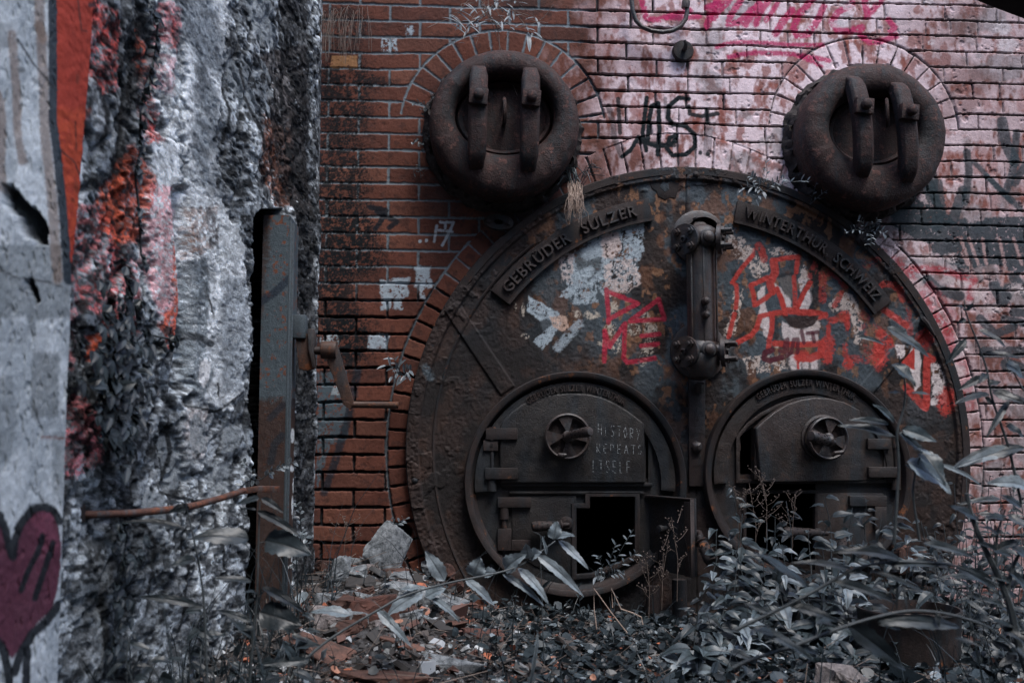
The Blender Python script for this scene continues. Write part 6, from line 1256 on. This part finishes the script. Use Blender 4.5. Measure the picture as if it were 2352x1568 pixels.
# straw tuft and blades under the left drum head
t = thing('straw_tuft', P(1318, 420, -.1), 'tuft of dry pale straw hanging on the boiler edge, beside the left drum head', 'straw tuft'); r = random.Random(3); m = MB()
for i in range(70):
    a = P(1318+r.uniform(-14, 14), 425+r.uniform(-8, 14), -.09); pts = [a]; dx = r.uniform(-1, 1)
    for j in range(1, 6): pts.append(a+Vector((dx*.035*j/5+r.uniform(-.008, .008), -.03*math.sin(j/2)+r.uniform(-.005, .005), .02*(j == 1)-.026*j*r.uniform(.7, 1.15))))
    m.tube(spline(pts, 2), .0011, 4)
m.build('dry_straw', M_dry, t); m = MB()
for i in range(26):
    a = P(1318+r.uniform(-20, 20), 430, -.08); s_ = r.choice((-1, 1, .4)); m.tube(spline([a, a+Vector((s_*.03, -.02, .04+r.random()*.05)), a+Vector((s_*.10*r.random()+.02*s_, -.03, r.uniform(.0, .11)))], 3), [.0016]*7, 4)
m.build('green_blades', M_leaf, t)
# hanging roots and dead grass at the top
def strands(label, name, specs, mat, y=-.09, rad=.0014):
    b = P(specs[0][0][0], specs[0][0][1], y); t = thing(name, b, label, 'roots'); m = MB()
    for pts in specs: m.tube(spline([P(u, v, y-.02*(i % 2)) for i, (u, v) in enumerate(pts)], 4), rad, 5)
    m.build('strands', mat, t); return t
strands('two long pale roots dangling in front of the left drum head', 'hanging_root', [cv('A2', q) for q in ([(1120, -20), (1180, 80), (1240, 190), (1250, 300), (1235, 400), (1195, 500)], [(1130, 20), (1200, 140), (1245, 260), (1290, 400), (1340, 540), (1362, 600)], [(1160, 40), (1240, 170), (1400, 210), (1530, 250), (1480, 360)], [(1200, 30), (1330, 170), (1500, 130), (1590, 30)])], M_drydark, -.13)
t = thing('dangling_creeper', P(1150, 0, -.1), 'mess of twigs and narrow leaves hanging from the top over the left drum head', 'creeper'); m = MB(); f = Fol(); r = random.Random(9)
for i in range(16):
    u, v = cv('A2', [(1150+r.uniform(-60, 120), r.uniform(-40, 40))])[0]; pts = [P(u, v, -.1)]
    for j in range(4): u += r.uniform(-38, 42); v += r.uniform(2, 34); pts.append(P(u, v, -.1-r.random()*.06))
    w_ = spline(pts, 4); m.tube(w_, .0011, 4)
    for j in range(5): q = r.choice(w_); f.leaf(q, q+Vector((r.uniform(-1, 1)*.05, -.02, -r.uniform(0, .05))), .009, None, .1, .1, (6, 3), 0, 2)
for l in ((890, 110, 1000, 140, 18), (970, 60, 1080, 100, 16), (980, 70, 1100, 170, 16), (940, 150, 1040, 210, 20), (930, 90, 1050, 190, 14), (1400, 180, 1480, 190, 24), (1430, 200, 1440, 320, 30), (1460, 200, 1520, 240, 22)): a = c1('A2', l, -.14); f.leaf(P(a[0], a[1], -.14), P(a[2], a[3], -.17), a[4]*(4)/F, None, .1, .1, (7, 3), 0, 2)
m.build('twigs', M_drydark, t); f.build('foliage', M_leafp, t)
t = thing('dead_grass', P(760, 60, -.08), 'hanging bunch of dead grass in the upper corner of the brick wall', 'dead grass'); m = MB()
for i in range(46):
    u, v = cv('A2', [(r.uniform(130, 420), r.uniform(90, 200))])[0]; a = P(u, v, -.05); s_ = r.uniform(-1, .6); L = r.uniform(.08, .2)
    m.tube(spline([a, a+Vector((s_*.03, -.04, .02)), a+Vector((s_*.055, -.06, -L*.5)), a+Vector((s_*.06+r.uniform(-.01, .01), -.06, -L))], 3), .0009, 4)
m.build('blades', M_drydark, t)
# ------------------------------------------------------------------ ivy on the masonry
pu = [q[0] for q in plan][::-1]; py_ = [q[1] for q in plan][::-1]
wy_ = np.linspace(-2.05, -.05, 200); ok_ = by > by.min()+.03; wx_ = np.interp(wy_, by[ok_][::-1], bx[ok_][::-1])
def SW(u, v, off=.055):
    best = min(range(0, 200, 2), key=lambda k: abs(P(u, v, float(wy_[k])).x-(wx_[k]+off)))
    return P(u, v, float(wy_[best]))
r = random.Random(12)
def ivy(name, label, stems, dens, lsz, spots=()):
    t = thing(name, SW(*stems[0][-1]), label, 'ivy'); f = Fol()
    for st in stems:
        w_ = spline([SW(u, v, .065) for u, v in st], 6); m = MB(); m.tube(w_, .0032, 6); m.build('vine_stem', M_stem, t)
        for q in w_:
            if r.random() < dens: spots = list(spots)+[q]
    for q in spots:
        if isinstance(q, tuple): q = SW(*q, .06+r.random()*.03)
        d_ = Vector((r.uniform(.0, .35), r.uniform(-1, 1)*.8, r.uniform(-1, .1))).normalized(); L = lsz*r.uniform(.6, 1.3)
        # three lobes
        for k_, (an, ln) in enumerate(((0, 1), (.85, .66), (-.85, .66))):
            rot = Matrix.Rotation(an, 3, 'X'); dd = rot @ d_; f.leaf(q, q+dd*L*ln, L*.5*ln+.006, (.8, -.5, .5), .1, .25, (6, 5), 0, 1)
    f.build('foliage', M_leafd, t)
ivy('ivy_vine', 'thin ivy vine climbing straight up the masonry above the clump', [cv('C1', [(885, 1600), (870, 1300), (850, 1100), (880, 950), (880, 780), (890, 640), (940, 480), (975, 320), (985, 150), (940, 50), (900, -60)])], .5, .036, [(480/1, 0)][:0])
ivy('ivy_clump', 'dense hanging clump of ivy on the masonry beside the pier', [[(300, 640), (290, 720), (260, 800), (240, 900), (235, 1000)], [(310, 700), (330, 760), (400, 780)], [(260, 760), (240, 860), (270, 950), (300, 1040)]], .8, .042, [(r.gauss(285, 42), r.gauss(840, 85)) for i in range(110)])
ivy('ivy_vine', 'sparse ivy trailing down the dark cleft low in the masonry', [[(285, 1180), (290, 1250), (275, 1330), (270, 1420), (255, 1500)]], .7, .034, [(r.gauss(280, 18), r.uniform(1200, 1540)) for i in range(26)])
